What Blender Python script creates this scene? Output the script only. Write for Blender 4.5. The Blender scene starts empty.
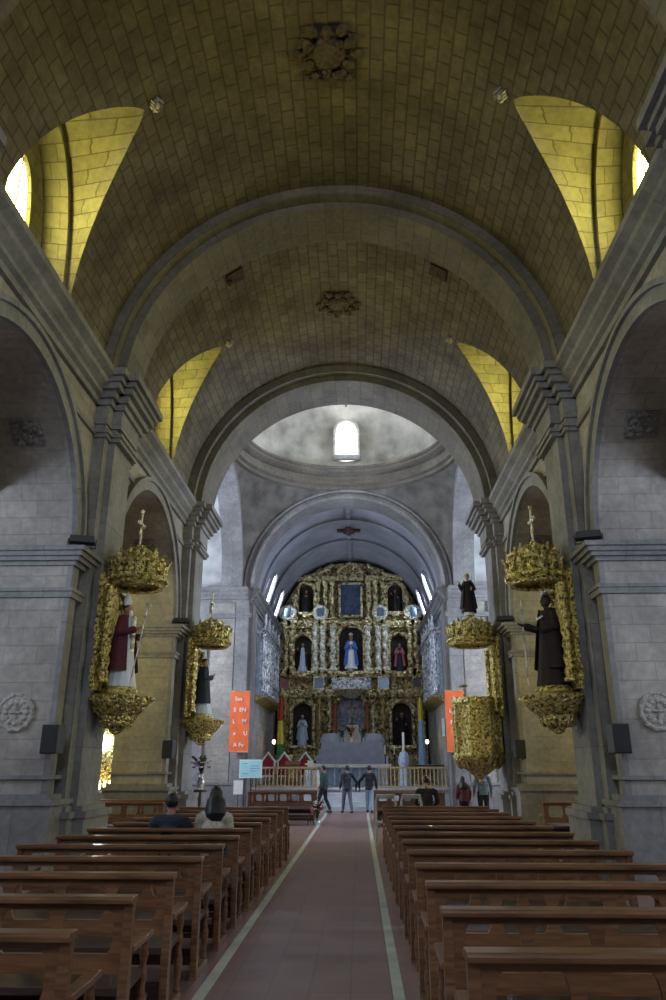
EXPO = 0.36
import bpy, bmesh, math, random
from mathutils import Vector, Matrix
random.seed(7)
sc = bpy.context.scene
COL = sc.collection
PI = math.pi

# ------------------------------------------------------------------ materials
def nt(name):
    m = bpy.data.materials.new(name); m.use_nodes = True
    t = m.node_tree; t.nodes.clear()
    o = t.nodes.new('ShaderNodeOutputMaterial'); b = t.nodes.new('ShaderNodeBsdfPrincipled')
    t.links.new(b.outputs[0], o.inputs[0])
    return m, t, b
def rgb(c): return (c[0], c[1], c[2], 1)
def noise(t, scale, detail=4, coord='Object', rough=.55):
    tc = t.nodes.new('ShaderNodeTexCoord'); n = t.nodes.new('ShaderNodeTexNoise')
    n.inputs['Scale'].default_value = scale; n.inputs['Detail'].default_value = detail
    n.inputs['Roughness'].default_value = rough
    t.links.new(tc.outputs[coord], n.inputs['Vector']); return n
def ramp(t, fac, stops):
    r = t.nodes.new('ShaderNodeValToRGB'); e = r.color_ramp.elements
    while len(e) < len(stops): e.new(.5)
    for k, (p, c) in enumerate(stops): e[k].position = p; e[k].color = rgb(c)
    t.links.new(fac, r.inputs[0]); return r
def mixc(t, kind, fac, a, b):
    x = t.nodes.new('ShaderNodeMix'); x.data_type = 'RGBA'; x.blend_type = kind
    if isinstance(fac, float): x.inputs[0].default_value = fac
    else: t.links.new(fac, x.inputs[0])
    for s, v in ((6, a), (7, b)):
        if isinstance(v, tuple): x.inputs[s].default_value = rgb(v)
        else: t.links.new(v, x.inputs[s])
    return x.outputs[2]
def bump(t, b, h, dist, strength=.6):
    n = t.nodes.new('ShaderNodeBump'); n.inputs['Distance'].default_value = dist
    n.inputs['Strength'].default_value = strength
    t.links.new(h, n.inputs['Height']); t.links.new(n.outputs[0], b.inputs['Normal'])
def plain(name, c, rough=.6, metal=0., nscale=6., var=.25, bmp=0., spec=None):
    m, t, b = nt(name)
    n = noise(t, nscale)
    lo = tuple(x*(1-var) for x in c); hi = tuple(min(1, x*(1+var)) for x in c)
    r = ramp(t, n.outputs[0], [(.3, lo), (.7, hi)])
    t.links.new(r.outputs[0], b.inputs['Base Color'])
    b.inputs['Roughness'].default_value = rough; b.inputs['Metallic'].default_value = metal
    if bmp: bump(t, b, n.outputs[0], bmp)
    return m
def stone(name, c1, c2, mortar, bw=.5, bh=.28, ms=.012, rough=.85, stain=.35, bd=.015):
    m, t, b = nt(name)
    tc = t.nodes.new('ShaderNodeTexCoord')
    br = t.nodes.new('ShaderNodeTexBrick'); t.links.new(tc.outputs['UV'], br.inputs['Vector'])
    br.inputs['Scale'].default_value = 1.0; br.inputs['Brick Width'].default_value = bw
    br.inputs['Row Height'].default_value = bh; br.inputs['Mortar Size'].default_value = ms
    br.inputs['Mortar Smooth'].default_value = .3; br.inputs['Bias'].default_value = -.1
    br.inputs['Color1'].default_value = rgb(c1); br.inputs['Color2'].default_value = rgb(c2)
    br.inputs['Mortar'].default_value = rgb(mortar)
    n = noise(t, .9, 6, 'Object', .65); n2 = noise(t, 9, 5)
    r = ramp(t, n.outputs[0], [(.3, (1-stain,)*3), (.65, (1.1,)*3)])
    r2 = ramp(t, n2.outputs[0], [(.25, (.78,)*3), (.75, (1.15,)*3)])
    c = mixc(t, 'MULTIPLY', 1., br.outputs[0], r.outputs[0])
    c = mixc(t, 'MULTIPLY', 1., c, r2.outputs[0])
    t.links.new(c, b.inputs['Base Color']); b.inputs['Roughness'].default_value = rough
    mth = t.nodes.new('ShaderNodeMath'); mth.operation = 'MULTIPLY_ADD'
    t.links.new(n2.outputs[0], mth.inputs[0]); mth.inputs[1].default_value = .6
    inv = t.nodes.new('ShaderNodeMath'); inv.operation = 'SUBTRACT'; inv.inputs[0].default_value = 1.
    t.links.new(br.outputs[1], inv.inputs[1]); t.links.new(inv.outputs[0], mth.inputs[2])
    bump(t, b, mth.outputs[0], bd, .8)
    return m
def gilt(name, c, dark, rough=.38, scale=14., metal=.85, dist=.03):
    m, t, b = nt(name)
    tc = t.nodes.new('ShaderNodeTexCoord'); v = t.nodes.new('ShaderNodeTexVoronoi')
    v.inputs['Scale'].default_value = scale; t.links.new(tc.outputs['Object'], v.inputs['Vector'])
    n = noise(t, scale*.6, 5)
    a = t.nodes.new('ShaderNodeMath'); a.operation = 'ADD'
    t.links.new(v.outputs[0], a.inputs[0]); t.links.new(n.outputs[0], a.inputs[1])
    r = ramp(t, n.outputs[0], [(.37, dark), (.54, c)])
    t.links.new(r.outputs[0], b.inputs['Base Color'])
    b.inputs['Roughness'].default_value = rough; b.inputs['Metallic'].default_value = metal
    bump(t, b, a.outputs[0], dist, 1.)
    return m
def emit(name, c, s):
    m = bpy.data.materials.new(name); m.use_nodes = True; t = m.node_tree; t.nodes.clear()
    o = t.nodes.new('ShaderNodeOutputMaterial'); e = t.nodes.new('ShaderNodeEmission')
    e.inputs[0].default_value = rgb(c); e.inputs[1].default_value = s
    t.links.new(e.outputs[0], o.inputs[0]); return m
def woodm(name, c, rough=.4, coat=.2):
    m, t, b = nt(name)
    tc = t.nodes.new('ShaderNodeTexCoord'); mp = t.nodes.new('ShaderNodeMapping')
    mp.inputs['Scale'].default_value = (1.2, 14, 14); t.links.new(tc.outputs['Object'], mp.inputs[0])
    n = t.nodes.new('ShaderNodeTexNoise'); n.inputs['Scale'].default_value = 3; n.inputs['Detail'].default_value = 5
    t.links.new(mp.outputs[0], n.inputs['Vector'])
    r = ramp(t, n.outputs[0], [(.3, tuple(x*.55 for x in c)), (.7, tuple(x*1.3 for x in c))])
    t.links.new(r.outputs[0], b.inputs['Base Color']); b.inputs['Roughness'].default_value = rough
    b.inputs['Coat Weight'].default_value = coat; bump(t, b, n.outputs[0], .004, .4)
    return m
def floor_mat():
    m, t, b = nt('floor_tiles')
    tc = t.nodes.new('ShaderNodeTexCoord')
    br = t.nodes.new('ShaderNodeTexBrick'); t.links.new(tc.outputs['UV'], br.inputs['Vector'])
    br.offset = 0; br.inputs['Scale'].default_value = 1
    br.inputs['Brick Width'].default_value = .33; br.inputs['Row Height'].default_value = .33
    br.inputs['Mortar Size'].default_value = .005
    br.inputs['Color1'].default_value = rgb((.29, .17, .145)); br.inputs['Color2'].default_value = rgb((.24, .145, .125))
    br.inputs['Mortar'].default_value = rgb((.15, .10, .09))
    n = noise(t, .7, 6, 'Object', .7)
    r = ramp(t, n.outputs[0], [(.3, (.88, .89, .9)), (.7, (1.05, 1.05, 1.05))])
    t.links.new(mixc(t, 'MULTIPLY', 1., br.outputs[0], r.outputs[0]), b.inputs['Base Color'])
    r3 = ramp(t, n.outputs[0], [(.3, (.30,)*3), (.7, (.38,)*3)])
    t.links.new(r3.outputs[0], b.inputs['Roughness'])
    bump(t, b, br.outputs[1], -.002, .5)
    return m

WALL = stone('ashlar_wall', (.40, .365, .33), (.34, .31, .285), (.315, .29, .265), .55, .30, .006)
VAULT = stone('vault_stone', (.185, .152, .102), (.138, .114, .077), (.098, .082, .057), .42, .24, .018, stain=.55, bd=.03)
LUN = stone('lunette_stone', (.23, .205, .13), (.165, .145, .088), (.10, .085, .05), .45, .3, .01)
ARCH = stone('arch_stone', (.20, .18, .15), (.155, .14, .12), (.12, .11, .09), .8, .4, .008)
TRIM = stone('moulded_stone', (.275, .268, .27), (.225, .22, .222), (.17, .165, .165), 1.1, 2.0, .006, stain=.4)
PLASTER = plain('grey_plaster', (.50, .50, .50), .9, 0, 1.2, .28, .01)
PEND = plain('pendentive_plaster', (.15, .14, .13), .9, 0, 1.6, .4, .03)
CHV = plain('chancel_plaster', (.34, .345, .40), .8, 0, .8, .22, .01)
RELIEF = plain('carved_stone', (.085, .065, .045), .9, 0, 12, .5, .03)
PALEREL = plain('carved_medallion_stone', (.38, .36, .33), .85, 0, 20, .35, .02)
FLOOR = floor_mat()
STRIPE = plain('pale_inlay', (.50, .52, .42), .4, 0, 3, .15)
STEP = plain('grey_marble', (.42, .44, .48), .45, 0, 2, .2)
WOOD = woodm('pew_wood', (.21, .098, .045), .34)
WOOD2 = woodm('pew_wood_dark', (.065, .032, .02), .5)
WOODP = woodm('pale_wood', (.52, .38, .20), .5)
GOLD = gilt('gilded_carving', (.80, .68, .28), (.13, .095, .035), .29, 26, .85, .03)
GOLDD = gilt('old_gilding', (.55, .43, .17), (.09, .07, .03), .4, 18, .7, .03)
GOLDR = gilt('retable_gilding', (.80, .68, .38), (.09, .065, .03), .3, 9, .75, .05)
GOLDL = gilt('pale_gilding', (.92, .90, .76), (.38, .30, .16), .35, 14, .5, .03)
SILVER = gilt('silver_leaf', (.74, .77, .82), (.20, .21, .24), .32, 10, .6, .04)
DARK = plain('dark_recess', (.03, .028, .025), .9)
BLACK = plain('black_plastic', (.012, .012, .013), .5, 0, 30, .2)
ORANGE = plain('orange_cloth', (.85, .16, .045), .7, 0, 3, .08)
WHITE = plain('white_cloth', (.80, .80, .80), .8, 0, 5, .08)
PAINTBLUE = plain('dark_blue_canvas', (.035, .055, .115), .5, 0, 3.0, .8)
PAINTMIX = plain('faded_canvas', (.22, .24, .30), .5, 0, 5, .7)
MIRROR = plain('mirror_glass', (.35, .5, .75), .12, .9, 2, .2)
SKIN = plain('skin', (.36, .19, .12), .6, 0, 8, .1)
HAIR = plain('black_hair', (.010, .008, .007), .5, 0, 40, .5, .01)
YW = emit('yellow_window_light', (1., .92, .24), 25)
CW = emit('cool_aisle_fill_light', (.68, .80, 1.), 30)
RW = emit('rear_fill_light', (.68, .80, 1.), 17)
CLW = emit('chancel_window_light', (.66, .80, 1.), 12)
YA = emit('amber_aisle_fill_light', (1., .88, .26), 26)
TWL = emit('transept_fill_light', (.70, .82, 1.), 46)
DW = emit('dome_window_light', (.90, .95, 1.), 30)
LAMP = emit('altar_lamp_glow', (1., .82, .45), 14)
LAMPW = emit('altar_lamp_white', (.8, .92, 1.), 10)

# ------------------------------------------------------------------ mesh builder
class M:
    def __init__(s): s.v = []; s.f = []; s.u = {}; s.mx = None
    def add(s, vs, fs, uvs=None):
        o = len(s.v)
        if s.mx is not None: vs = [tuple(s.mx @ Vector(p)) for p in vs]
        s.v += [tuple(p) for p in vs]
        for k, f in enumerate(fs):
            if uvs is not None: s.u[len(s.f)] = uvs[k]
            s.f.append([o+i for i in f])
        return s
    def quad(s, a, b, c, d, uv=None): return s.add([a, b, c, d], [(0, 1, 2, 3)], [uv] if uv else None)
    def box(s, x0, x1, y0, y1, z0, z1):
        return s.add([(x0, y0, z0), (x1, y0, z0), (x1, y1, z0), (x0, y1, z0), (x0, y0, z1), (x1, y0, z1), (x1, y1, z1), (x0, y1, z1)],
                     [(0, 3, 2, 1), (4, 5, 6, 7), (0, 1, 5, 4), (1, 2, 6, 5), (2, 3, 7, 6), (3, 0, 4, 7)])
    def prism(s, poly, ax, a, b):
        n = len(poly)
        def P(p, t): return {'X': (t, p[0], p[1]), 'Y': (p[0], t, p[1]), 'Z': (p[0], p[1], t)}[ax]
        return s.add([P(p, a) for p in poly] + [P(p, b) for p in poly],
                     [tuple(range(n))[::-1], tuple(range(n, 2*n))] + [(i, (i+1) % n, n+(i+1) % n, n+i) for i in range(n)])
    def grid(s, rows, closed=False, uv=None):
        n = len(rows[0]); vs = [p for r in rows for p in r]; fs = []; uvs = []
        for i in range(len(rows)-1):
            for j in range(n if closed else n-1):
                j2 = (j+1) % n
                fs.append((i*n+j, i*n+j2, (i+1)*n+j2, (i+1)*n+j))
                if uv: uvs.append([uv[i][j], uv[i][j+1 if not closed else j2], uv[i+1][j+1 if not closed else j2], uv[i+1][j]])
        return s.add(vs, fs, uvs if uv else None)
    def lathe(s, prof, c=(0, 0, 0), n=16, a0=0, a1=2*PI, fn=None, cap=True):
        full = abs(a1-a0-2*PI) < 1e-6; k = n if full else n+1; rows = []
        for (r, z) in prof:
            row = []
            for i in range(k):
                a = a0+(a1-a0)*i/n; rr = fn(r, z, a) if fn else r
                row.append((c[0]+rr*math.cos(a), c[1]+rr*math.sin(a), c[2]+z))
            rows.append(row)
        s.grid(rows, full)
        if cap and full:
            for row, rv in ((rows[0], True), (rows[-1], False)):
                s.add(row, [tuple(range(k))[::-1] if rv else tuple(range(k))])
        return s
    def tube(s, pts, r, n=8):
        pts = [Vector(p) for p in pts]; rs = r if isinstance(r, (list, tuple)) else [r]*len(pts); rows = []
        for i, p in enumerate(pts):
            d = (pts[min(i+1, len(pts)-1)]-pts[max(i-1, 0)])
            if d.length < 1e-9: d = Vector((0, 0, 1))
            d.normalize(); q = d.orthogonal() if i == 0 else (q - d*q.dot(d))
            if q.length < 1e-6: q = d.orthogonal()
            q.normalize(); w = d.cross(q)
            rows.append([tuple(p + (q*math.cos(2*PI*j/n)+w*math.sin(2*PI*j/n))*rs[i]) for j in range(n)])
        s.grid(rows, True); s.add(rows[0], [tuple(range(n))[::-1]]); s.add(rows[-1], [tuple(range(n))])
        return s
    def ell(s, c, r, n=10, m=6, rot=None):
        if not isinstance(r, (tuple, list)): r = (r, r, r)
        R = rot or Matrix.Identity(3); rows = []
        for i in range(m+1):
            t = PI*i/m; e = max(math.sin(t), .02)
            rows.append([tuple(Vector(c)+R @ Vector((r[0]*e*math.cos(2*PI*j/n), r[1]*e*math.sin(2*PI*j/n), r[2]*math.cos(t)))) for j in range(n)])
        s.grid(rows[::-1], True); s.add(rows[0], [tuple(range(n))]); s.add(rows[-1], [tuple(range(n))[::-1]])
        return s
    def arch(s, cy, zc, r0, r1, a, b, ax='Y', n=40, ang=(0, PI)):
        # annulus band extruded from a to b along ax ; cy is the centre on the other horizontal axis
        def P(r, t, q):
            h, z = cy+r*math.cos(t), zc+r*math.sin(t)
            return (h, q, z) if ax == 'Y' else (q, h, z)
        for i in range(n):
            t0 = ang[0]+(ang[1]-ang[0])*i/n; t1 = ang[0]+(ang[1]-ang[0])*(i+1)/n
            A = [P(r0, t0, a), P(r1, t0, a), P(r1, t1, a), P(r0, t1, a)]; B = [P(r0, t0, b), P(r1, t0, b), P(r1, t1, b), P(r0, t1, b)]
            s.add(A, [(0, 1, 2, 3)], [[(r0*t0, r0), (r0*t0, r1), (r0*t1, r1), (r0*t1, r0)]])
            s.add(B, [(3, 2, 1, 0)], [[(r0*t1, r0), (r0*t1, r1), (r0*t0, r1), (r0*t0, r0)]])
            u = [(a, r0*t0), (a, r0*t1), (b, r0*t1), (b, r0*t0)]
            s.add([A[0], A[3], B[3], B[0]], [(0, 1, 2, 3)], [u]); s.add([A[1], B[1], B[2], A[2]], [(0, 1, 2, 3)], [[u[0], u[3], u[2], u[1]]])
        for t in ang:
            s.add([P(r0, t, a), P(r1, t, a), P(r1, t, b), P(r0, t, b)], [(0, 1, 2, 3)])
        return s
    def leaf(s, c, w, h, d=None, tilt=0., az=0., curl=.25):
        # a pointed acanthus-like leaf standing on c, facing az
        pts = []
        for k, (ww, hh) in enumerate(((.35, 0), (1, .3), (.7, .6), (.85, .72), (.3, .9), (.05, 1.))):
            pts.append((w*ww*.5, h*hh, curl*h*(hh**2)))
        R = Matrix.Rotation(az, 3, 'Z'); rows = []
        for (a, b, q) in pts:
            row = []
            for sgn, dp in ((-1, 0), (0, .18*w), (1, 0)):
                p = R @ Vector((q+tilt*b+dp, sgn*a, b)); row.append(tuple(Vector(c)+p))
            rows.append(row)
        s.grid(rows); 
        bk = [[tuple(Vector(p)-R @ Vector((.02, 0, 0))) for p in r] for r in rows]
        s.grid([r[::-1] for r in bk])
        return s
    def build(s, name, m, parent=None, smooth=False, bevel=0., loc=None):
        me = bpy.data.meshes.new(name); me.from_pydata(s.v, [], s.f); me.materials.append(m)
        uvl = me.uv_layers.new(name='UVMap'); me.update(calc_edges=True)
        vs = me.vertices
        for i, p in enumerate(me.polygons):
            cu = s.u.get(i)
            nx, ny, nz = abs(p.normal.x), abs(p.normal.y), abs(p.normal.z)
            for k, li in enumerate(p.loop_indices):
                if cu: uvl.data[li].uv = cu[k]
                else:
                    co = vs[p.vertices[k]].co
                    uvl.data[li].uv = (co.y, co.z) if nx >= ny and nx >= nz else ((co.x, co.z) if ny >= nz else (co.x, co.y))
        if smooth:
            me.shade_smooth()
        o = bpy.data.objects.new(name, me); COL.objects.link(o)
        if parent: o.parent = parent
        if loc: o.location = loc
        if bevel:
            b = o.modifiers.new('bevel', 'BEVEL'); b.width = bevel; b.segments = 2; b.limit_method = 'ANGLE'
        return o

def thing(name, label, cat, loc=(0, 0, 0), rz=0, group=None):
    o = bpy.data.objects.new(name, None); COL.objects.link(o); o.empty_display_size = .1
    o.location = loc; o.rotation_euler = (0, 0, rz); return tag(o, label, cat, group)
def tag(o, label, cat, group=None):
    o['label'] = label; o['category'] = cat
    if group: o['group'] = group
    return o
def struct(name, mb, m, smooth=False, parent=None):
    o = mb.build(name, m, parent, smooth)
    if not parent: o['kind'] = 'structure'
    return o
def copy_tree(o, parent=None):
    c = o.copy(); COL.objects.link(c); c.parent = parent
    for ch in list(o.children): copy_tree(ch, c)
    return c
def carve(mb, x0, x1, z0, z1, y, n, s0=.05, s1=.12, depth=.05, ok=None, ax='Y'):
    """scatter carved knobs and scrolls over a panel facing -y (or +-x)"""
    for _ in range(n):
        a = random.uniform(x0, x1); b = random.uniform(z0, z1)
        if ok and not ok(a, b): continue
        s_ = random.uniform(s0, s1); t = random.uniform(0, PI)
        if random.random() < .55:
            R = Matrix.Rotation(t, 3, ax)
            c = (a, y, b) if ax == 'Y' else (y, a, b)
            rr = (s_, depth, s_*.45) if ax == 'Y' else (depth, s_, s_*.45)
            mb.ell(c, rr, 6, 4, R)
        else:
            pts = []
            for k in range(7):
                q = t+k*.85; rd = s_*(.25+.12*k)
                u_, w_ = a+rd*math.cos(q), b+rd*math.sin(q)
                pts.append((u_, y, w_) if ax == 'Y' else (y, u_, w_))
            mb.tube(pts, [s_*.16*(1.2-.08*k) for k in range(7)], 4)

# ------------------------------------------------------------------ dimensions
W = 4.6; ZS = 8.9; RV = 4.6
BAYS = [-5.5, 2.2, 9.9, 17.6]; HB = 3.85
PIERS = [-1.65, 6.05, 13.75, 21.45]
YB = -9.35; YX = 22.6; YC = 27.1; YT = 31.6; YE = 43.0; XA = 9.6; XT = 10.6; CW_ = 4.2
RA = 2.6; ZA = 5.25; WT = 1.3

# floor
f = M(); f.quad((-11, YB, 0), (11, YB, 0), (11, YE, 0), (-11, YE, 0)); struct('floor', f, FLOOR)
for sg in (-1, 1):
    q = M(); q.box(sg*.78-.115, sg*.78-.025, -4, 32.0, 0, .004); struct('trim_1' if sg < 0 else 'trim_2', q, STRIPE)

# arcade walls
PROF = [(0, 8.28), (.08, 8.28), (.08, 8.40), (.16, 8.44), (.16, 8.52), (.28, 8.62), (.30, 8.70), (.42, 8.78), (.42, 8.90), (0, 8.90)]
AR = {y: (y, RA) for y in BAYS}; AR[17.6] = (17.37, 2.75)
def side_wall(sg):
    w = M(); xi, xo = sg*W, sg*(W+WT)
    x0, x1 = min(xi, xo), max(xi, xo)
    for yc in BAYS:
        y1 = yc+HB if yc != BAYS[-1] else YX
        ac, ra = AR[yc]
        w.box(x0, x1, yc-HB, ac-ra, 0, ZS); w.box(x0, x1, ac+ra, y1, 0, ZS)
        n = 28
        for i in range(n):
            t0, t1 = PI*i/n, PI*(i+1)/n
            a = (ac+ra*math.cos(t0), ZA+ra*math.sin(t0)); b = (ac+ra*math.cos(t1), ZA+ra*math.sin(t1))
            for x in (xi, xo): w.quad((x, a[0], a[1]), (x, a[0], ZS), (x, b[0], ZS), (x, b[0], b[1]))
            w.quad((xi, a[0], a[1]), (xi, b[0], b[1]), (xo, b[0], b[1]), (xo, a[0], a[1]),
                   [(xi, RA*t0), (xi, RA*t1), (xo, RA*t1), (xo, RA*t0)])
    struct('wall_left' if sg < 0 else 'wall_right', w, WALL)
    # archivolts, imposts, plinths, pilasters, capitals
    t = M()
    for yc in BAYS:
        ac, ra = AR[yc]
        t.arch(ac, ZA, ra, ra+.30, *sorted((sg*(W-.09), sg*W)), ax='X', n=36)
        t.arch(ac, ZA, ra+.22, ra+.31, *sorted((sg*(W-.15), sg*W)), ax='X', n=36)
    def bx(xa, xb, y0, y1, z0, z1): t.box(min(sg*xa, sg*xb), max(sg*xa, sg*xb), y0, y1, z0, z1)
    for py in PIERS:
        h = 1.25; y0, y1 = py-h, (py+h if py != PIERS[-1] else YX)
        if py == PIERS[2]: y1 = 14.62
        if py == PIERS[-1]: y0 = 20.12
        far = .0 if py == PIERS[-1] else 1
        # narrow jamb strips at the arch edges
        bx(W-.09, W, y0, y0+.30, 0, ZA); bx(W-.09, W, y1-.3, y1, 0, ZA)
        for (e, z0, z1) in ((.05, 4.42, 4.52), (.08, 4.52, 4.58), (.06, 4.98, 5.05), (.14, 5.05, 5.12), (.20, 5.12, 5.20), (.26, 5.20, 5.28)):
            bx(W-.09-e, W+WT+e, y0-e, y1+e*far, z0, z1)
        for (e, z0, z1) in ((.14, 0, 1.12), (.18, 1.12, 1.2), (.08, 1.2, 1.28), (.05, 1.5, 1.56)):
            bx(W-.09-e, W+WT+e, y0-e, y1+e*far, z0, z1)
        # pilaster in two layers
        bx(W-.22, W, py-.78, py+.78, 0, 8.3); bx(W-.34, W, py-.52, py+.52, 0, 8.3)
        for (e, z0, z1) in ((.12, 0, .9), (.16, .9, 1.0), (.06, 1.0, 1.08)):
            bx(W-.40-e, W, py-.52-e, py+.52+e, z0, z1); bx(W-.22-e, W, py-.78-e, py+.78+e, z0, z1)
        for (e, z0, z1) in ((.05, 7.62, 7.70), (.09, 7.70, 7.78), (.04, 7.9, 8.28), (.10, 8.28, 8.40), (.18, 8.40, 8.54), (.28, 8.54, 8.66), (.34, 8.66, 8.76), (.42, 8.76, 8.90)):
            bx(W-.40-e, W, py-.52-e, py+.52+e, z0, z1); bx(W-.22-e, W, py-.78-e, py+.78+e, z0, z1)
        for s2 in (-1, 1):
            ya, yb = sorted((py+s2*.78, py+s2*2.05))
            if yb <= YX+.01 or s2 < 0: bx(W-.06, W, ya, min(yb, YX), 7.66, 7.76)
    prof = [(sg*(W-p), z) for p, z in PROF]
    t.prism(prof, 'Y', YB, YX)
    struct('trim_3' if sg < 0 else 'trim_4', t, TRIM)
    # aisle beyond
    a = M(); xa = sg*XA
    a.box(min(xa, xa+sg*.4), max(xa, xa+sg*.4), YB, YX, 0, 8.6)
    struct('wall_outer_left' if sg < 0 else 'wall_outer_right', a, WALL)
    c = M(); cx = sg*(W+WT+XA)/2; R = (XA-W-WT)/2; n = 20
    for i in range(n):
        t0, t1 = PI*i/n, PI*(i+1)/n
        P = lambda q: (cx+R*math.cos(q), 6.3+R*math.sin(q))
        p, q2 = P(t0), P(t1)
        c.quad((p[0], YB, p[1]), (p[0], YX, p[1]), (q2[0], YX, q2[1]), (q2[0], YB, q2[1]),
               [(YB, R*t0), (YX, R*t0), (YX, R*t1), (YB, R*t1)])
    struct('ceiling', c, VAULT)
    r = M()
    for py in PIERS:
        r.arch(cx, 6.3, R-.22, R+.02, py-.5, py+.5, 'Y', 24)
        r.box(cx-R, cx-R+.22, py-.5, py+.5, 0, 6.3); r.box(cx+R-.22, cx+R, py-.5, py+.5, 0, 6.3)
    struct('trim_5' if sg < 0 else 'trim_6', r, TRIM)
    # unseen aisle windows, added to light the piers and arch soffits
    for k, yc in enumerate(BAYS):
        window(('X', sg*(XA-.01), -sg), yc, 4.1, .55, 1.9, YA if k == 3 else CW, 'aisle')  # amber pane in the last bay added to warm the far pier jamb
WN = [0]
def window(plane, c, z0, hw, h, m, kind, depth=.0):
    """arched window: frame ring, bars and lit pane on a wall plane"""
    WN[0] += 1
    ax, x, d = plane
    def P(q, z, e): return (x+d*e, q, z) if ax == 'X' else (q, x+d*e, z)
    out = []; n = 14
    out.append((c-hw, z0)); out.append((c+hw, z0))
    for i in range(n+1):
        t = PI*i/n; out.append((c+hw*math.cos(t), z0+h-hw+hw*math.sin(t)))
    pm = M(); pm.add([P(a, b, .03) for a, b in out], [tuple(range(len(out)))])
    fr = M(); o2 = [(c+(a-c)*1.22, z0+h/2+(b-z0-h/2)*1.12) for a, b in out]
    k = len(out)
    rows = [[P(a, b, e) for a, b in oo] for oo, e in ((out, .03), (out, .12), (o2, .12), (o2, -.02))]
    fr.grid(rows, True)
    fo = struct('window_%d' % WN[0], fr, TRIM)
    p = pm.build('pane', m, fo)
    b = M()
    def bar(a0, a1, z0_, z1_):
        A = P(a0, z0_, .035); B = P(a1, z1_, .06)
        b.box(min(A[0], B[0]), max(A[0], B[0]), min(A[1], B[1]), max(A[1], B[1]), z0_, z1_)
    bar(c-.015, c+.015, z0, z0+h); bar(c-hw, c+hw, z0+h*.5-.015, z0+h*.5+.015)
    b.build('window_bars', BLACK, fo)
    return fo
side_wall(-1); side_wall(1)

# nave vault with lunettes
TA = math.radians(47.2); LG = 1.36
def g(th):
    th = min(th, PI-th)
    return 0. if th >= TA else LG*(1-(th/TA)**1.8)**.82
def lunette_rows(): return [TA*(1-(1-i/16)**1.6) for i in range(17)]
v = M(); th = lunette_rows(); mid = [TA+(PI-2*TA)*i/26 for i in range(1, 26)]
ths = th+mid+[PI-a for a in th[::-1]]
for yc in BAYS:
    for side in (-1, 1):
        rows = []; uv = []
        for a in ths:
            ya = yc-.15+side*g(a); yb = yc+side*HB
            if side > 0 and yc == BAYS[-1]: yb = YX
            ys = [ya+(yb-ya)*k/6 for k in range(7)]
            rows.append([(RV*math.cos(a), y, ZS+RV*math.sin(a)) for y in ys]); uv.append([(y, RV*a) for y in ys])
        v.grid(rows, uv=uv)
struct('ceiling', v, VAULT, smooth=True)
def lunette(sg, yc, k):
    m = M(); ff = [math.sin(a)/math.sin(TA) for a in th]
    def arch(hw, zt, z0, x, dy=0):   # from one foot over the crown to the other
        L = [(x, yc+dy-hw*(max(0, 1-f**2.6))**.5, z0+(zt-z0)*f) for f in ff]
        R_ = [(x, yc+dy+hw*(max(0, 1-f**2.6))**.5, z0+(zt-z0)*f) for f in ff[::-1]]
        return L+R_[1:]
    G = [(sg*RV*math.cos(a), yc-g(a), ZS+RV*math.sin(a)) for a in th]
    G += [(sg*RV*math.cos(a), yc+g(a), ZS+RV*math.sin(a)) for a in th[::-1]][1:]
    A1 = arch(1.30, 12.34, 8.9, sg*4.66); A2 = arch(1.18, 12.18, 8.9, sg*4.66)
    A3 = arch(1.08, 12.1, 8.95, sg*5.08)
    WO = arch(.46, 11.42, 9.78, sg*5.10, .1); WI = arch(.42, 11.37, 9.83, sg*5.16, .1)
    def uvs(rows):
        out = []; 
        for r in range(len(rows)):
            d = 0; L = []
            for i, p in enumerate(rows[r]):
                if i: d += (Vector(rows[0][i])-Vector(rows[0][i-1])).length
                L.append((r*.7, d))
            out.append(L)
        return out
    for rows in ([G, A1], [A2, A3], [WO, WI]):
        m.grid(rows, uv=uvs(rows))
    m.grid([A1, A2]); m.grid([A3, WO])
    m.quad(A3[0], WO[0], WO[-1], A3[-1]); m.quad(WO[0], WI[0], WI[-1], WO[-1])
    m.quad((sg*4.4, yc-1.36, 8.9), (sg*4.4, yc+1.36, 8.9), A3[-1], A3[0])
    WN[0] += 1
    o = struct('window_%d' % WN[0], m, LUN)
    p = M(); p.add(WI, [tuple(range(len(WI)))]); p.build('pane', YW, o)
    b = M(); b.box(sg*5.15-.01, sg*5.15+.01, yc+.088, yc+.112, 9.85, 11.37)
    b.build('window_bars', BLACK, o)
for yc in BAYS:
    for sg in (-1, 1): lunette(sg, yc-.15, 0)

# transverse arches
ar = M()
for py in PIERS:
    ar.arch(0, ZS, RV-.40, RV+.02, py-.52, py+.52, 'Y', 56)
    ar.arch(0, ZS, RV-.22, RV+.02, py-.78, py+.78, 'Y', 56)
ar.arch(0, ZS, RV-.40, RV+.02, 21.97, YX, 'Y', 56)
struct('trim_7', ar, ARCH)

# rear wall with door; its unseen great window is added to light piers
r = M(); r.box(-11, 11, YB-.4, YB, 0, 14); struct('wall_rear', r, WALL)
window(('Y', YB, 1), 0, 8.6, 1.5, 4.0, RW, 'rear')
dr = M(); dr.quad((-1.7, YB+.03, 0), (1.7, YB+.03, 0), (1.7, YB+.03, 5), (-1.7, YB+.03, 5))
dfr = M(); dfr.box(-2.0, -1.7, YB, YB+.2, 0, 5.3); dfr.box(1.7, 2.0, YB, YB+.2, 0, 5.3); dfr.box(-1.7, 1.7, YB, YB+.2, 5, 5.3)
d = struct('door_1', dfr, WOOD2); dr.build('door_leaf', WOOD2, d)

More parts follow.
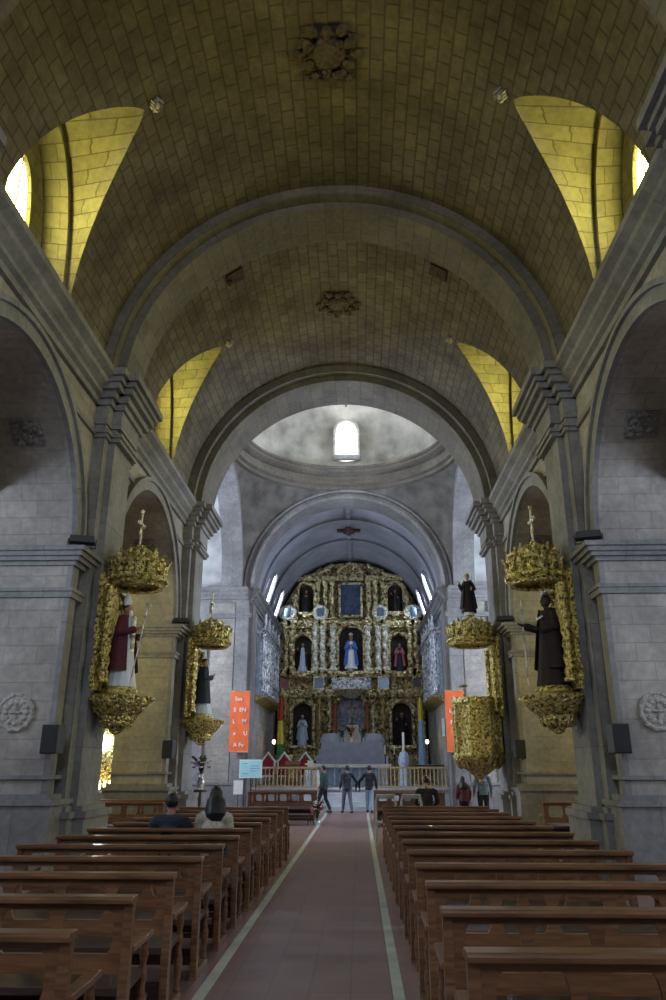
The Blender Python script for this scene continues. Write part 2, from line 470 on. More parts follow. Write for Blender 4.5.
# crossing : corner piers, arches, pendentives, ring, dome
c = M()
for sg in (-1, 1):
    xa, xb = sorted((sg*(W+WT), sg*XT))
    c.box(xa, xb, YX-.4, YX, 8.2, ZS)                         # over the aisle mouth
    xa, xb = sorted((sg*W, sg*XT)); 
    c.box(xa, xb, YT, YT+.5, 0, ZS)
    xa, xb = sorted((sg*CW_, sg*(CW_+.6)))
    c.box(xa, xb, YT, YE, 0, ZS)
struct('wall_chancel', c, WALL)
e = M()
for sg in (-1, 1):
    xa, xb = sorted((sg*XT, sg*(XT+.4))); e.box(xa, xb, YX-.4, YT+.5, 0, ZS+4.8)
struct('wall_transept', e, PLASTER)
tv = M()
for sg in (-1, 1):
    n = 40; rows = []; uv = []
    for i in range(n+1):
        a = PI*i/n; rows.append([(sg*x, YC+4.5*math.cos(a), ZS+4.5*math.sin(a)) for x in (4.5, 7, XT)]); uv.append([(x, 4.5*a) for x in (4.5, 7, XT)])
    tv.grid(rows, uv=uv)
struct('ceiling', tv, PLASTER, smooth=True)
ta = M()
for sg in (-1, 1):
    ta.arch(YC, ZS, 4.15, 4.52, *sorted((sg*4.5, sg*5.4)), ax='X', n=48)
    # far transept wall pilaster strips + cornice
    ta.prism([(YT-p, z) for p, z in PROF], 'X', *sorted((sg*4.25, sg*XT)))
    ta.prism([(sg*(CW_-p), z) for p, z in PROF], 'Y', YT, YE)
    for (x0, x1, dp) in ((4.2, 4.75, .12), (5.9, 6.4, .1)):
        a, b = sorted((sg*x0, sg*x1)); ta.box(a, b, YT-dp, YT, 0, 8.3)
    a, b = sorted((sg*(CW_-.14), sg*CW_)); ta.box(a, b, YT+.1, YT+1.2, 0, 8.3)
    for (e_, z0, z1) in ((.05, 7.62, 7.72), (.1, 7.72, 7.8)):
        a, b = sorted((sg*(CW_-.1), sg*XT)); ta.box(a, b, YT-.1-e_, YT, z0, z1)
    for (e_, z0, z1) in ((.12, 0, 1.0), (.16, 1.0, 1.1)):
        a, b = sorted((sg*(CW_-.0), sg*XT)); ta.box(a, b, YT-.05-e_, YT, z0, z1)
# chancel arch and ribs
ta.arch(0, ZS, 4.02, 4.2, YT-.1, YT+1.2, 'Y', 56); ta.arch(0, ZS, 4.2, 4.52, YT-.0, YT+1.2, 'Y', 56)
ta.arch(0, ZS, 4.02, 4.16, YT-.16, YT-.08, 'Y', 56); ta.arch(0, ZS, 4.36, 4.46, YT-.1, YT+.02, 'Y', 56)
struct('trim_8', ta, TRIM)
cr = M()
for y in (34.9, 38.4): cr.arch(0, ZS, 4.10, 4.22, y-.22, y+.22, 'Y', 48)
cr.box(-.10, .10, YT+1.2, YE, ZS+4.12, ZS+4.19)
struct('trim_9', cr, CHV)
for y, k in ((34.9, 0), (38.4, 1)):
    q = M(); q.arch(0, ZS, 4.085, 4.105, y-.25, y-.19, 'Y', 48); struct('trim_%d' % (10+k), q, RELIEF)
cv = M(); n = 44; rows = []; uv = []
for i in range(n+1):
    a = PI*i/n; rows.append([(4.2*math.cos(a), y, ZS+4.2*math.sin(a)) for y in (YT, 35, 39, YE)]); uv.append([(y, 4.2*a) for y in (YT, 35, 39, YE)])
cv.grid(rows, uv=uv); struct('ceiling', cv, CHV, smooth=True)
ew = M(); ew.box(-5, 5, YE, YE+.4, 0, 13.6); struct('wall_far', ew, DARK)
# pendentives
pd = M(); RP = 4.5*math.sqrt(2)
for qx in (-1, 1):
    for qy in (-1, 1):
        rows = []
        for i in range(15):
            z = 4.5*i/14; rr = math.sqrt(RP*RP-z*z); a0 = math.acos(min(1, 4.5/rr)); row = []
            for j in range(13):
                a = a0+(PI/2-2*a0)*j/12; row.append((qx*rr*math.cos(a), YC+qy*rr*math.sin(a), ZS+z))
            rows.append(row)
        pd.grid(rows)
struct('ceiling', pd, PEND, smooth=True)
rg = M(); rg.lathe([(4.62, 13.30), (4.42, 13.36), (4.42, 13.5), (4.30, 13.56), (4.30, 13.72), (4.36, 13.76), (4.36, 13.95), (4.2, 14.02), (4.08, 14.1), (4.08, 14.2), (4.0, 14.24), (4.0, 14.34), (4.5, 14.36)], (0, YC, 0), 72, cap=False)
struct('trim_12', rg, ARCH)
dm = M(); prof = [(4.4*math.cos(a), 14.3+4.1*math.sin(a)) for a in [PI/2*i/18 for i in range(19)]]
dm.lathe([(max(r_, .02), z) for r_, z in prof], (0, YC, 0), 64, cap=False)
struct('ceiling', dm, plain('dome_plaster', (.40, .385, .345), .9, 0, .9, .45, .02), smooth=True)
db = M()
for k in (0, 2, 4, 6):       # thin ribs on the dome
    a = 2*PI*k/8
    pts = [((r_-.06)*math.cos(a), YC+(r_-.06)*math.sin(a), z) for r_, z in prof[:-1]]
    if k == 2: pts = pts[8:]
    db.tube(pts, .05, 4)
struct('trim_13', db, PEND)
def dome_window(a):
    WN[0] += 1
    m = M(); Mx = Matrix.Translation((0, YC, 0)) @ Matrix.Rotation(a, 4, 'Z'); m.mx = Mx
    def outl(hw, z0, z1, x): 
        L = [(x, -hw, z0)]
        for i in range(17):
            t = PI-PI*i/16; L.append((x, hw*math.cos(t), z1-hw*1.15+hw*1.15*math.sin(t)))
        return L+[(x, hw, z0)]
    m.grid([outl(.58, 14.75, 16.55, 4.35), outl(.58, 14.75, 16.55, 3.72), outl(.47, 14.80, 16.42, 3.72), outl(.42, 14.85, 16.2, 4.1)], True)
    o = struct('window_%d' % WN[0], m, plain('dome_window_plaster', (.62, .62, .58), .9))
    p = M(); p.mx = Mx; L = outl(.43, 14.85, 16.2, 4.02); p.add(L, [tuple(range(len(L)))]); p.build('pane', DW, o)
for k in range(4): dome_window(PI/2*k)
for sg in (-1, 1):
    window(('X', sg*(XT-.01), -sg), YC, 5.2, 1.0, 3.2, TWL, 'transept')  # unseen transept windows, here and below, added to brighten the crossing
    window(('Y', YT-.01, -1), sg*8.6, 5.0, .6, 2.2, TWL, 'transept')
    # small chancel clerestory windows cut at the spring of the vault
    for yy in (36.7, 40.4):
        q = M(); Lm = []
        ang = math.radians(17)
        WN[0] += 1
        Mx = Matrix.Translation((sg*4.05*math.cos(ang), yy, ZS+4.05*math.sin(ang))) @ Matrix.Rotation(-sg*ang*1.0, 4, 'Y')
        q.mx = Mx
        def ring(hw, h, x): return [(sg*x, -hw, -h)]+[(sg*x, -hw*math.cos(PI*i/10), h-hw+hw*math.sin(PI*i/10)) for i in range(11)]+[(sg*x, hw, -h)]
        q.grid([ring(.62, .85, .12), ring(.62, .85, -.05), ring(.5, .72, -.05), ring(.42, .64, .08)], True)
        o = struct('window_%d' % WN[0], q, CHV)
        p = M(); p.mx = Mx; L = ring(.43, .65, .03); p.add(L, [tuple(range(len(L)))]); p.build('pane', CLW, o)

# chancel platform and steps
pf = M(); pf.box(-CW_, CW_, 33.4, YE, 0, .85); struct('floor', pf, STEP)
st = M()
for k in range(4): st.box(-2.1, 2.1, 32.2+.3*k, 33.4, .17*k, .17*(k+1))
st.prism([(33.34, .85), (33.28, .80), (33.28, .76), (33.4, .76), (33.4, .85)], 'X', -CW_, CW_)
struct('floor', st, STEP)
# ------------------------------------------------------------------ pews
def make_pew():
    """a church pew 2.12 m long, its back at y=0, facing +y, centred on x"""
    t = thing('church_pew', '', 'pew')
    L = 1.06
    p = M(); p.prism([(-.075, .905), (.055, .905), (.06, .93), (.05, .945), (-.07, .945), (-.08, .93)], 'X', -L, L)
    p.build('top_rail', WOOD, t, bevel=.004)
    b = M()
    b.box(-L+.06, L-.06, -.012, .016, .862, .905); b.box(-L+.06, L-.06, -.012, .03, .52, .625)
    n = 6
    for k in range(n):
        x = -L+.09+(2*L-.18)*k/(n-1)
        pts = []
        for (w, z) in ((.070, .62), (.050, .645), (.036, .69), (.036, .79), (.050, .84), (.070, .864)): pts.append((x+w, z))
        pts += [(2*x-a, z) for a, z in pts[::-1]]
        b.prism(pts, 'Y', -.011, .016)
    b.build('backrest', WOOD, t)
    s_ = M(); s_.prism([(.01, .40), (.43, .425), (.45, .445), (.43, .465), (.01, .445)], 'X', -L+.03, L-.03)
    s_.build('seat', WOOD2, t, bevel=.004)  # seat takes darker wood to stand for the shade between pews
    a = M(); a.box(-L+.05, L-.05, .38, .40, .28, .42); a.box(-L+.05, L-.05, .02, .05, .10, .22); a.build('apron', WOOD2, t)  # apron colour carries the same painted shade
    for sx in (-1, 1):
        x = sx*(L-.035); e = M(); x0, x1 = x-.028, x+.028
        # scrolled rear post
        e.prism([(-.03, 0), (.05, 0), (.045, .3), (.05, .45), (.03, .62), (.03, .905), (-.035, .905), (-.03, .6), (-.05, .4)], 'X', x0, x1)
        e.prism([(-.05, .0), (.46, .0), (.46, .05), (.40, .07), (0, .07)], 'X', x0-.004, x1+.004)
        e.build('bench_end', WOOD, t, bevel=.004)
        ar_ = M(); ar_.prism([(.02, .63), (.02, .665), (.30, .665), (.46, .68), (.49, .665), (.47, .64), (.30, .632)], 'X', x0-.012, x1+.012)
        ar_.build('armrest', WOOD, t, bevel=.005)
        g_ = M(); g_.lathe([(.026, .05), (.03, .09), (.018, .12), (.032, .2), (.036, .28), (.02, .36), (.03, .40), (.03, .45), (.018, .48), (.032, .54), (.02, .60), (.028, .635)], (x, .42, 0), 10)
        g_.build('leg', WOOD, t, smooth=True)
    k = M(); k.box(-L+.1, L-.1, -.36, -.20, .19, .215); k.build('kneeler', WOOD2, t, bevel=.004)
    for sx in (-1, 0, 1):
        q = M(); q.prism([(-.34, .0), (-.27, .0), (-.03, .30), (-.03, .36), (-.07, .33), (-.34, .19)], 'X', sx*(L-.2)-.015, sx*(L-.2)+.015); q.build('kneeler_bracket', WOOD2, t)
    return t
ORD = ['nearest the camera', 'second from the camera', 'third from the camera', 'fourth from the camera', 'fifth from the camera', 'sixth from the camera', 'seventh from the camera', 'eighth from the camera', 'ninth from the camera', 'tenth from the camera', 'eleventh from the camera', 'twelfth from the camera']
BK = ['foremost before the altar steps', 'second from the altar steps', 'third from the altar steps', 'fourth from the altar steps', 'fifth from the altar steps', 'sixth from the altar steps', 'seventh from the altar steps', 'eighth from the altar steps', 'ninth from the altar steps', 'tenth from the altar steps', 'eleventh from the altar steps', 'twelfth from the altar steps']
pew0 = make_pew(); used = False
LROWS = [4.1+1.06*k for k in range(12)]+[25.2, 26.3]; RROWS = [3.77+1.035*k for k in range(13)]+[24.4, 25.4, 26.4]
for side, rows, xc in (('left', LROWS, -.97-1.06), ('right', RROWS, .87+1.06)):
    n = len(rows)
    for i, y in enumerate(rows):
        o = copy_tree(pew0) if used else pew0; used = True
        o.location = (xc, y, 0)
        nb = 2 if side == 'left' else 3
        pos = BK[n-1-i] if i >= n-nb else (ORD+['thirteenth from the camera'])[i]
        o['label'] = 'brown wooden church pew left of the aisle, %s' % pos if side == 'left' else 'brown wooden church pew right of the aisle, %s' % pos
        o['group'] = 'pews in the %s bank' % side
# benches standing by the arcade on the left
def side_bench(x, y, rz, label):
    o = copy_tree(pew0); o.location = (x, y, 0); o.rotation_euler = (0, 0, rz); o.name = 'side_bench'; o['label'] = label; o['category'] = 'bench'
    o['group'] = 'benches in the arcade'; return o
side_bench(-5.0, 17.9, 0, 'wooden bench standing under the left arcade, nearer of the two')
side_bench(-5.0, 19.1-.1, 0, 'wooden bench standing under the left arcade, farther of the two')
side_bench(5.55, 18.2, 0, 'wooden bench standing under the right arcade')

# ------------------------------------------------------------------ figures
def capsule(mb, pts, rs, n=10):
    P = [Vector(p) for p in pts]; 
    ex = [P[0]+(P[0]-P[1]).normalized()*rs[0]*.6]+P+[P[-1]+(P[-1]-P[-2]).normalized()*rs[-1]*.6]
    mb.tube(ex, [rs[0]*.5]+list(rs)+[rs[-1]*.5], n)
def fuse(o, vox=.012, sm=3):
    m = o.modifiers.new('fuse', 'REMESH'); m.mode = 'VOXEL'; m.voxel_size = vox; m.use_smooth_shade = True
    s_ = o.modifiers.new('soften', 'SMOOTH'); s_.iterations = sm; s_.factor = .5
def head(mb, c, fwd, s=1.):
    """head centred on c looking along fwd (unit, horizontal)"""
    c = Vector(c); F = Vector(fwd).normalized(); U = Vector((0, 0, 1)); S = F.cross(U).normalized()
    R = Matrix((S, F, U)).transposed()
    mb.ell(c+F*-.005*s, (.075*s, .092*s, .112*s), 16, 12, R)
    mb.ell(c+F*.03*s-U*.055*s, (.052*s, .052*s, .055*s), 12, 8, R)
    mb.ell(c+F*.095*s-U*.01*s, (.012*s, .018*s, .024*s), 8, 6, R)
    mb.ell(c+F*.078*s-U*.058*s, (.024*s, .012*s, .010*s), 8, 6, R)
    for q in (-1, 1):
        mb.ell(c+S*q*.076*s-F*.008*s, (.010*s, .020*s, .030*s), 8, 6, R)
        mb.ell(c+S*q*.03*s+F*.080*s+U*.008*s, (.012*s, .009*s, .009*s), 8, 6, R)
def hand(mb, wrist, d, side, s=1., curl=.3):
    """palm, thumb and four fingers from wrist along d ; side = sideways vector of the thumb"""
    w = Vector(wrist); d = Vector(d).normalized(); t = Vector(side); t = (t-d*t.dot(d)).normalized(); nrm = d.cross(t)
    capsule(mb, [w, w+d*.05*s, w+d*.085*s], [.022*s, .030*s, .030*s], 8)
    for k, ln in enumerate((.072, .08, .074, .058)):
        b = w+d*.085*s+t*(.030-.02*k)*s
        m1 = b+d*ln*.5*s; m2 = m1+(d*math.cos(curl)+nrm*math.sin(curl))*ln*.5*s
        capsule(mb, [b-d*.01, m1, m2], [.0095*s, .009*s, .008*s], 6)
    b = w+d*.03*s+t*.025*s; capsule(mb, [b, b+(t+d*.7).normalized()*.035*s, b+(t*.6+d).normalized()*.07*s], [.013*s, .011*s, .009*s], 6)
def person(name_label, loc, rz, J, top, bottom, hair='short', cat='person', top_r=1., group=None, coat=False, shoes=BLACK, headdir=(0, 1, 0), bag=None):
    """J: joints in metres relative to loc, facing +y"""
    t = thing('person', name_label, cat, loc, rz, group)
    b = M(); jn = {k: Vector(v) for k, v in J.items()}
    hd = jn['head']; capsule(b, [jn['neck']-Vector((0, 0, .05)), jn['neck']+Vector((0, 0, .04)), hd-Vector((0, 0, .04))], [.06, .055, .05], 10)
    head(b, hd, headdir)
    capsule(b, [jn['pelvis'], (jn['pelvis']+jn['chest'])/2, jn['chest'], jn['neck']-Vector((0, 0, .04))], [.135, .12, .14, .07], 14)
    for q, sd in (('l', -1), ('r', 1)):
        capsule(b, [jn['sh'+q], jn['el'+q], jn['wr'+q]], [.050, .040, .027], 10)
        dv = (jn['wr'+q]-jn['el'+q]).normalized(); hand(b, jn['wr'+q], dv, Vector((-sd*.5, .9, .1)))
        capsule(b, [jn['hip'+q], jn['kn'+q], jn['an'+q]], [.082, .055, .038], 10)
        capsule(b, [jn['an'+q], jn['an'+q]+Vector((0, .09, -.05)), jn['an'+q]+Vector((0, .17, -.055))], [.036, .036, .026], 8)
    o = b.build('body', SKIN, t, True); fuse(o, .009, 2)
    c = M()
    capsule(c, [jn['pelvis']+Vector((0, 0, -.02)), (jn['pelvis']+jn['chest'])/2, jn['chest'], jn['neck']-Vector((0, 0, .05))], [.165*top_r, .150*top_r, .168*top_r, .085], 16)
    c.tube([jn['pelvis']-Vector((0, -.0, .10)), jn['pelvis']+Vector((0, 0, .06))], [.165*top_r, .160*top_r], 18)
    capsule(c, [jn['shl']+Vector((.01, 0, 0)), jn['chest']+Vector((0, 0, .12)), jn['shr']-Vector((.01, 0, 0))], [.072*top_r, .10*top_r, .072*top_r], 12)
    for q in 'lr':
        capsule(c, [jn['sh'+q], jn['el'+q], jn['wr'+q]-(jn['wr'+q]-jn['el'+q]).normalized()*.01], [.070*top_r, .056*top_r, .042*top_r], 12)
    if coat:
        capsule(c, [jn['pelvis'], jn['pelvis']-Vector((0, 0, .25))], [.17, .19], 16)
    cb = c.build('jacket', top, t, True); fuse(cb, .013, 3)
    l = M()
    capsule(l, [jn['hipl'], jn['pelvis'], jn['hipr']], [.10, .12, .10], 12)
    for q in 'lr': capsule(l, [jn['hip'+q], jn['kn'+q], jn['an'+q]+(jn['kn'+q]-jn['an'+q]).normalized()*.03], [.105, .074, .056], 12)
    lb = l.build('trousers', bottom, t, True); fuse(lb, .013, 3)
    for q in 'lr':
        h_ = M(); capsule(h_, [jn['an'+q]+Vector((0, -.035, -.045)), jn['an'+q]+Vector((0, .08, -.05)), jn['an'+q]+Vector((0, .18, -.06))], [.044, .045, .034], 10)
        sb = h_.build('shoe', shoes, t, True); fuse(sb, .01, 2)
    h = M(); F = Vector(headdir).normalized()
    h.ell(hd-F*.018+Vector((0, 0, .022)), (.086, .098, .108), 14, 10)
    if hair == 'long':
        capsule(h, [hd-F*.03-Vector((0, 0, .02)), hd-F*.07-Vector((0, 0, .13)), hd-F*.11-Vector((0, 0, .24))], [.095, .125, .135], 14)
        capsule(h, [hd-F*.05-Vector((.07, 0, .05)), hd-F*.10-Vector((.10, 0, .28))], [.06, .06], 10)
        capsule(h, [hd-F*.05-Vector((-.07, 0, .05)), hd-F*.10-Vector((-.10, 0, .26))], [.05, .05], 10)
    hb = h.build('hair', HAIR, t, True); fuse(hb, .012, 2)
    if bag:
        k = M(); k.box(-.14, .14, -.30, -.16, 1.0, 1.42); o = k.build('backpack', bag, t, bevel=.04)
    return t
def standing(stride=.0, arml=(-.27, .03), armr=(.27, .03), h=1.):
    J = dict(head=(0, .03, 1.60), neck=(0, 0, 1.44), chest=(0, 0, 1.24), pelvis=(0, 0, .94), shl=(-.185, 0, 1.38), shr=(.185, 0, 1.38),
             ell=(arml[0]*.95, -.03, 1.12), wrl=(arml[0], arml[1]+.05, .88), elr=(armr[0]*.95, -.03, 1.12), wrr=(armr[0], armr[1]+.05, .88),
             hipl=(-.09, 0, .92), hipr=(.09, 0, .92), knl=(-.10, .03+stride*.55, .50), knr=(.10, .04-stride*.35, .50),
             anl=(-.11, stride, .09), anr=(.11, -stride, .09))
    return {k: (v[0]*h, v[1]*h, (v[2]*h if k not in ('anl', 'anr') else .09)) for k, v in J.items()}
def seated(seat=.47, lean=0., h=1., w=1.):
    J = dict(head=(0, .06+lean, .79), neck=(0, .02+lean, .62), chest=(0, .0+lean*.6, .42), pelvis=(0, 0, .11), shl=(-.20, lean*.9, .56), shr=(.20, lean*.9, .56),
             ell=(-.26, .06, .31), wrl=(-.14, .30, .20), elr=(.26, .06, .31), wrr=(.14, .30, .20),
             hipl=(-.10, .02, .10), hipr=(.10, .02, .10), knl=(-.11, .44, .10), knr=(.11, .44, .10), anl=(-.11, .42, -seat+.10), anr=(.11, .42, -seat+.10))
    return {k: (v[0]*h*w, v[1]*h, v[2]*h+seat if k not in ('anl', 'anr') else v[2]+seat) for k, v in J.items()}
def cloth(n, c): return plain(n, c, .85, 0, 25, .3, .004)
NAVY = cloth('navy_jacket', (.022, .028, .045)); CREAM = cloth('cream_jacket', (.46, .43, .34)); GREEN = cloth('dark_green_jacket', (.035, .06, .055))
JEAN = cloth('grey_jeans', (.10, .12, .16)); LJEAN = cloth('light_blue_jeans', (.28, .38, .52)); DKT = cloth('dark_trousers', (.02, .022, .028))
BLUEG = cloth('blue_grey_jacket', (.13, .19, .24)); MAROON = cloth('maroon_coat', (.12, .04, .05)); BLK = cloth('black_coat', (.012, .012, .014))
yl = LROWS[6]
person('seated person in a dark navy jacket with short black hair in the left pews', (-2.07, yl+.16, 0), 0, seated(.45, 0, 1.0), NAVY, DKT, top_r=1.15)
person('seated person with long black hair and a cream jacket beside the one in navy', (-1.50, yl+.16, 0), 0, seated(.47, .03, 1.08, .84), CREAM, DKT, hair='long', top_r=.95, headdir=(-.3, 1, 0))
person('seated person in black with bowed head on a low bench behind the foremost right pews', (2.16, 21.0, 0), 0, seated(.47, .04, 1.10), BLK, DKT)
person('walking person in a dark green jacket, leftmost of three crossing before the altar steps', (-.98, 31.3, 0), math.radians(70), standing(.24), GREEN, DKT)
person('walking person in a navy jacket and grey jeans holding hands, middle of the three', (-.06, 31.2, 0), math.radians(20), standing(.22, armr=(.40, .05)), NAVY, JEAN)
person('walking person in a black jacket and light blue jeans, rightmost of the three', (.80, 31.3, 0), math.radians(-12), standing(.10, arml=(-.42, .03)), BLK, LJEAN, bag=None)
person('standing person in a blue grey jacket under the gilded pulpit', (4.32, 25.6, 0), 0, standing(0, h=1.0), BLUEG, DKT)
person('small standing person in a maroon coat beside the blue grey jacket', (3.72, 25.7, 0), .1, standing(0, h=.80), MAROON, DKT, hair='long')

# ------------------------------------------------------------------ statues
def robe(mb, c, h, r0, r1, folds=9, flare=.6, dp=.12, ph=0.):
    prof = []
    for i in range(9):
        f_ = i/8; prof.append((r0+(r1-r0)*f_**flare, h*f_))
    mb.lathe(prof, c, 36, fn=lambda r, z, a: r*(1+dp*(1-z/h*.7)*math.sin(folds*a+ph+2*math.sin(a)))*(1. if True else 1))
def statue(label, loc, rz, h, robe_m, mantle_m, skinm=SKIN, hairm=HAIR, pose='pray', base=None, extra=None, name='saint_statue', group=None):
    s = h/1.7
    t = thing(name, label, 'statue', loc, rz, group)
    z0 = 0
    if base:
        b = M(); b.lathe([(.22*s, 0), (.24*s, .03*s), (.19*s, .05*s), (.19*s, .09*s), (.23*s, .12*s)], n=8); b.build('base', base, t); z0 = .12*s
    r = M(); robe(r, (0, 0, z0), 1.40*s-z0, .30*s, .13*s, 11, .8, .07); r.build('robe', robe_m, t, True)
    m = M()
    n = 20; rows = []     # mantle open at the front
    for i in range(8):
        f_ = i/7; z = 1.44*s-(1.44*s-.30*s)*f_; rr = (.15+.17*f_**.8)*s; row = []
        for j in range(n+1):
            a = math.radians(-35)+math.radians(250)*j/n+math.radians(-145+70)
            a = math.radians(125)+math.radians(290)*j/n
            row.append((rr*(1+.05*math.sin(7*a))*math.cos(a)*1.1, rr*(1+.05*math.sin(7*a))*math.sin(a)*.95, z))
        rows.append(row)
    m.grid(rows); m.grid([[(x*.94, y*.94, z) for x, y, z in r_][::-1] for r_ in rows]); m.build('mantle', mantle_m, t, True)
    b = M(); head(b, (0, .02*s, 1.58*s), (0, 1, 0), s*1.05)
    capsule(b, [(0, 0, 1.36*s), (0, .01*s, 1.5*s)], [.06*s, .05*s], 8)
    hl = {'pray': ((-.06, .27, 1.12), (.06, .27, 1.12)), 'staff': ((-.12, .27, 1.0), (.20, .40, 1.12)), 'bless': ((-.2, .25, .98), (.30, .24, 1.25))}[pose]
    for q, w in ((-1, hl[0]), (1, hl[1])):
        w = Vector(w)*s; hand(b, w, Vector((0, .4, .7)) if pose != 'staff' else Vector((0, .8, .2)), Vector((-q, .2, 0)), s)
        capsule(b, [(q*.155*s, 0, 1.34*s), (q*.25*s, .02*s, 1.05*s), w], [.045*s, .045*s, .028*s], 8)
    o = b.build('body', skinm, t, True); fuse(o, .012*max(s, .6), 1)
    sl = M()
    for q, w in ((-1, hl[0]), (1, hl[1])):
        w = Vector(w)*s; e = Vector((q*.25*s, .02*s, 1.05*s)); sh = Vector((q*.155*s, 0, 1.34*s))
        capsule(sl, [sh, e, w-(w-e)*.10], [.075*s, .085*s, .075*s], 10)
    sl.build('sleeves', mantle_m, t, True)
    hr = M(); hr.ell((0, -.005*s, 1.62*s), (.088*s, .096*s, .095*s), 12, 8); hr.build('hair', hairm, t, True)
    if extra: extra(t, s)
    return t
REDROBE = cloth('dark_red_cope', (.10, .018, .035)); PURPLE = plain('white_alb', (.66, .70, .84), .8, 0, 6, .08); BROWN = cloth('dark_brown_habit', (.022, .012, .013)); DSK = plain('dark_painted_skin', (.05, .03, .025))
DBLUE = cloth('dark_navy_habit', (.02, .028, .045)); VB = cloth('bright_blue_mantle', (.06, .18, .62)); VW = cloth('white_blue_robe', (.55, .66, .88)); ROSE = cloth('rose_tunic', (.55, .16, .20))
def crosier(t, s):
    m = M(); m.tube([(.20*s, .36*s, .02), (.20*s, .62*s, 1.50*s)], .014*s, 8)
    pts = [(.20*s, .635*s+.085*s*math.cos(a)*(1-.05*k), 1.585*s+.085*s*math.sin(a)*(1-.05*k)) for k, a in enumerate([-PI/2+PI*2*i/14 for i in range(15)])]
    m.tube(pts, .013*s, 6); m.ell((.20*s, .62*s, 1.49*s), .026*s, 8, 6); m.build('crosier', SILVER, t, True)
    mt = M(); mt.lathe([(.088*s, 0), (.105*s, .10*s), (.085*s, .17*s), (.01, .27*s)], (0, 0, 1.65*s), 14, fn=lambda r, z, a: r*(1-.25*abs(math.sin(a)))); mt.build('mitre', WHITE, t, True)
    st = M(); st.box(-.05*s, .05*s, .19*s, .22*s, .7*s, 1.42*s); st.build('stole', GOLDL, t)
    bd = M(); bd.ell((0, .10*s, 1.49*s), (.05*s, .04*s, .08*s), 8, 6); bd.build('beard', WHITE, t, True)
def plainstaff(t, s):
    m = M(); m.tube([(.22*s, .40*s, .02), (.22*s, .42*s, 1.62*s)], .013*s, 8); m.build('staff', SILVER, t)
    g_ = M(); g_.tube([(-.10*s, .18*s, 1.28*s), (0, .24*s, 1.22*s), (.10*s, .18*s, 1.30*s)], .018*s, 6); g_.build('collar', WHITE, t)
    h = M(); h.lathe([(.09*s, 0), (.11*s, .03*s), (.11*s, .05*s)], (0, 0, 1.72*s), 14, cap=False); h.lathe([(.012*s, -.02*s), (.012*s, .12*s)], (0, 0, 1.72*s), 6); h.build('halo_crown', SILVER, t)
def halo(t, s):
    h = M(); h.arch(0, 1.60*s, .15*s, .18*s, -.09*s, -.07*s, 'Y', 24, (0, 2*PI)); h.build('halo', GOLDL, t)
def crownx(t, s):
    h = M(); h.lathe([(.07*s, 0), (.10*s, .05*s), (.085*s, .1*s), (.02*s, .16*s)], (0, 0, 1.68*s), 12); h.build('crown', GOLDL, t)

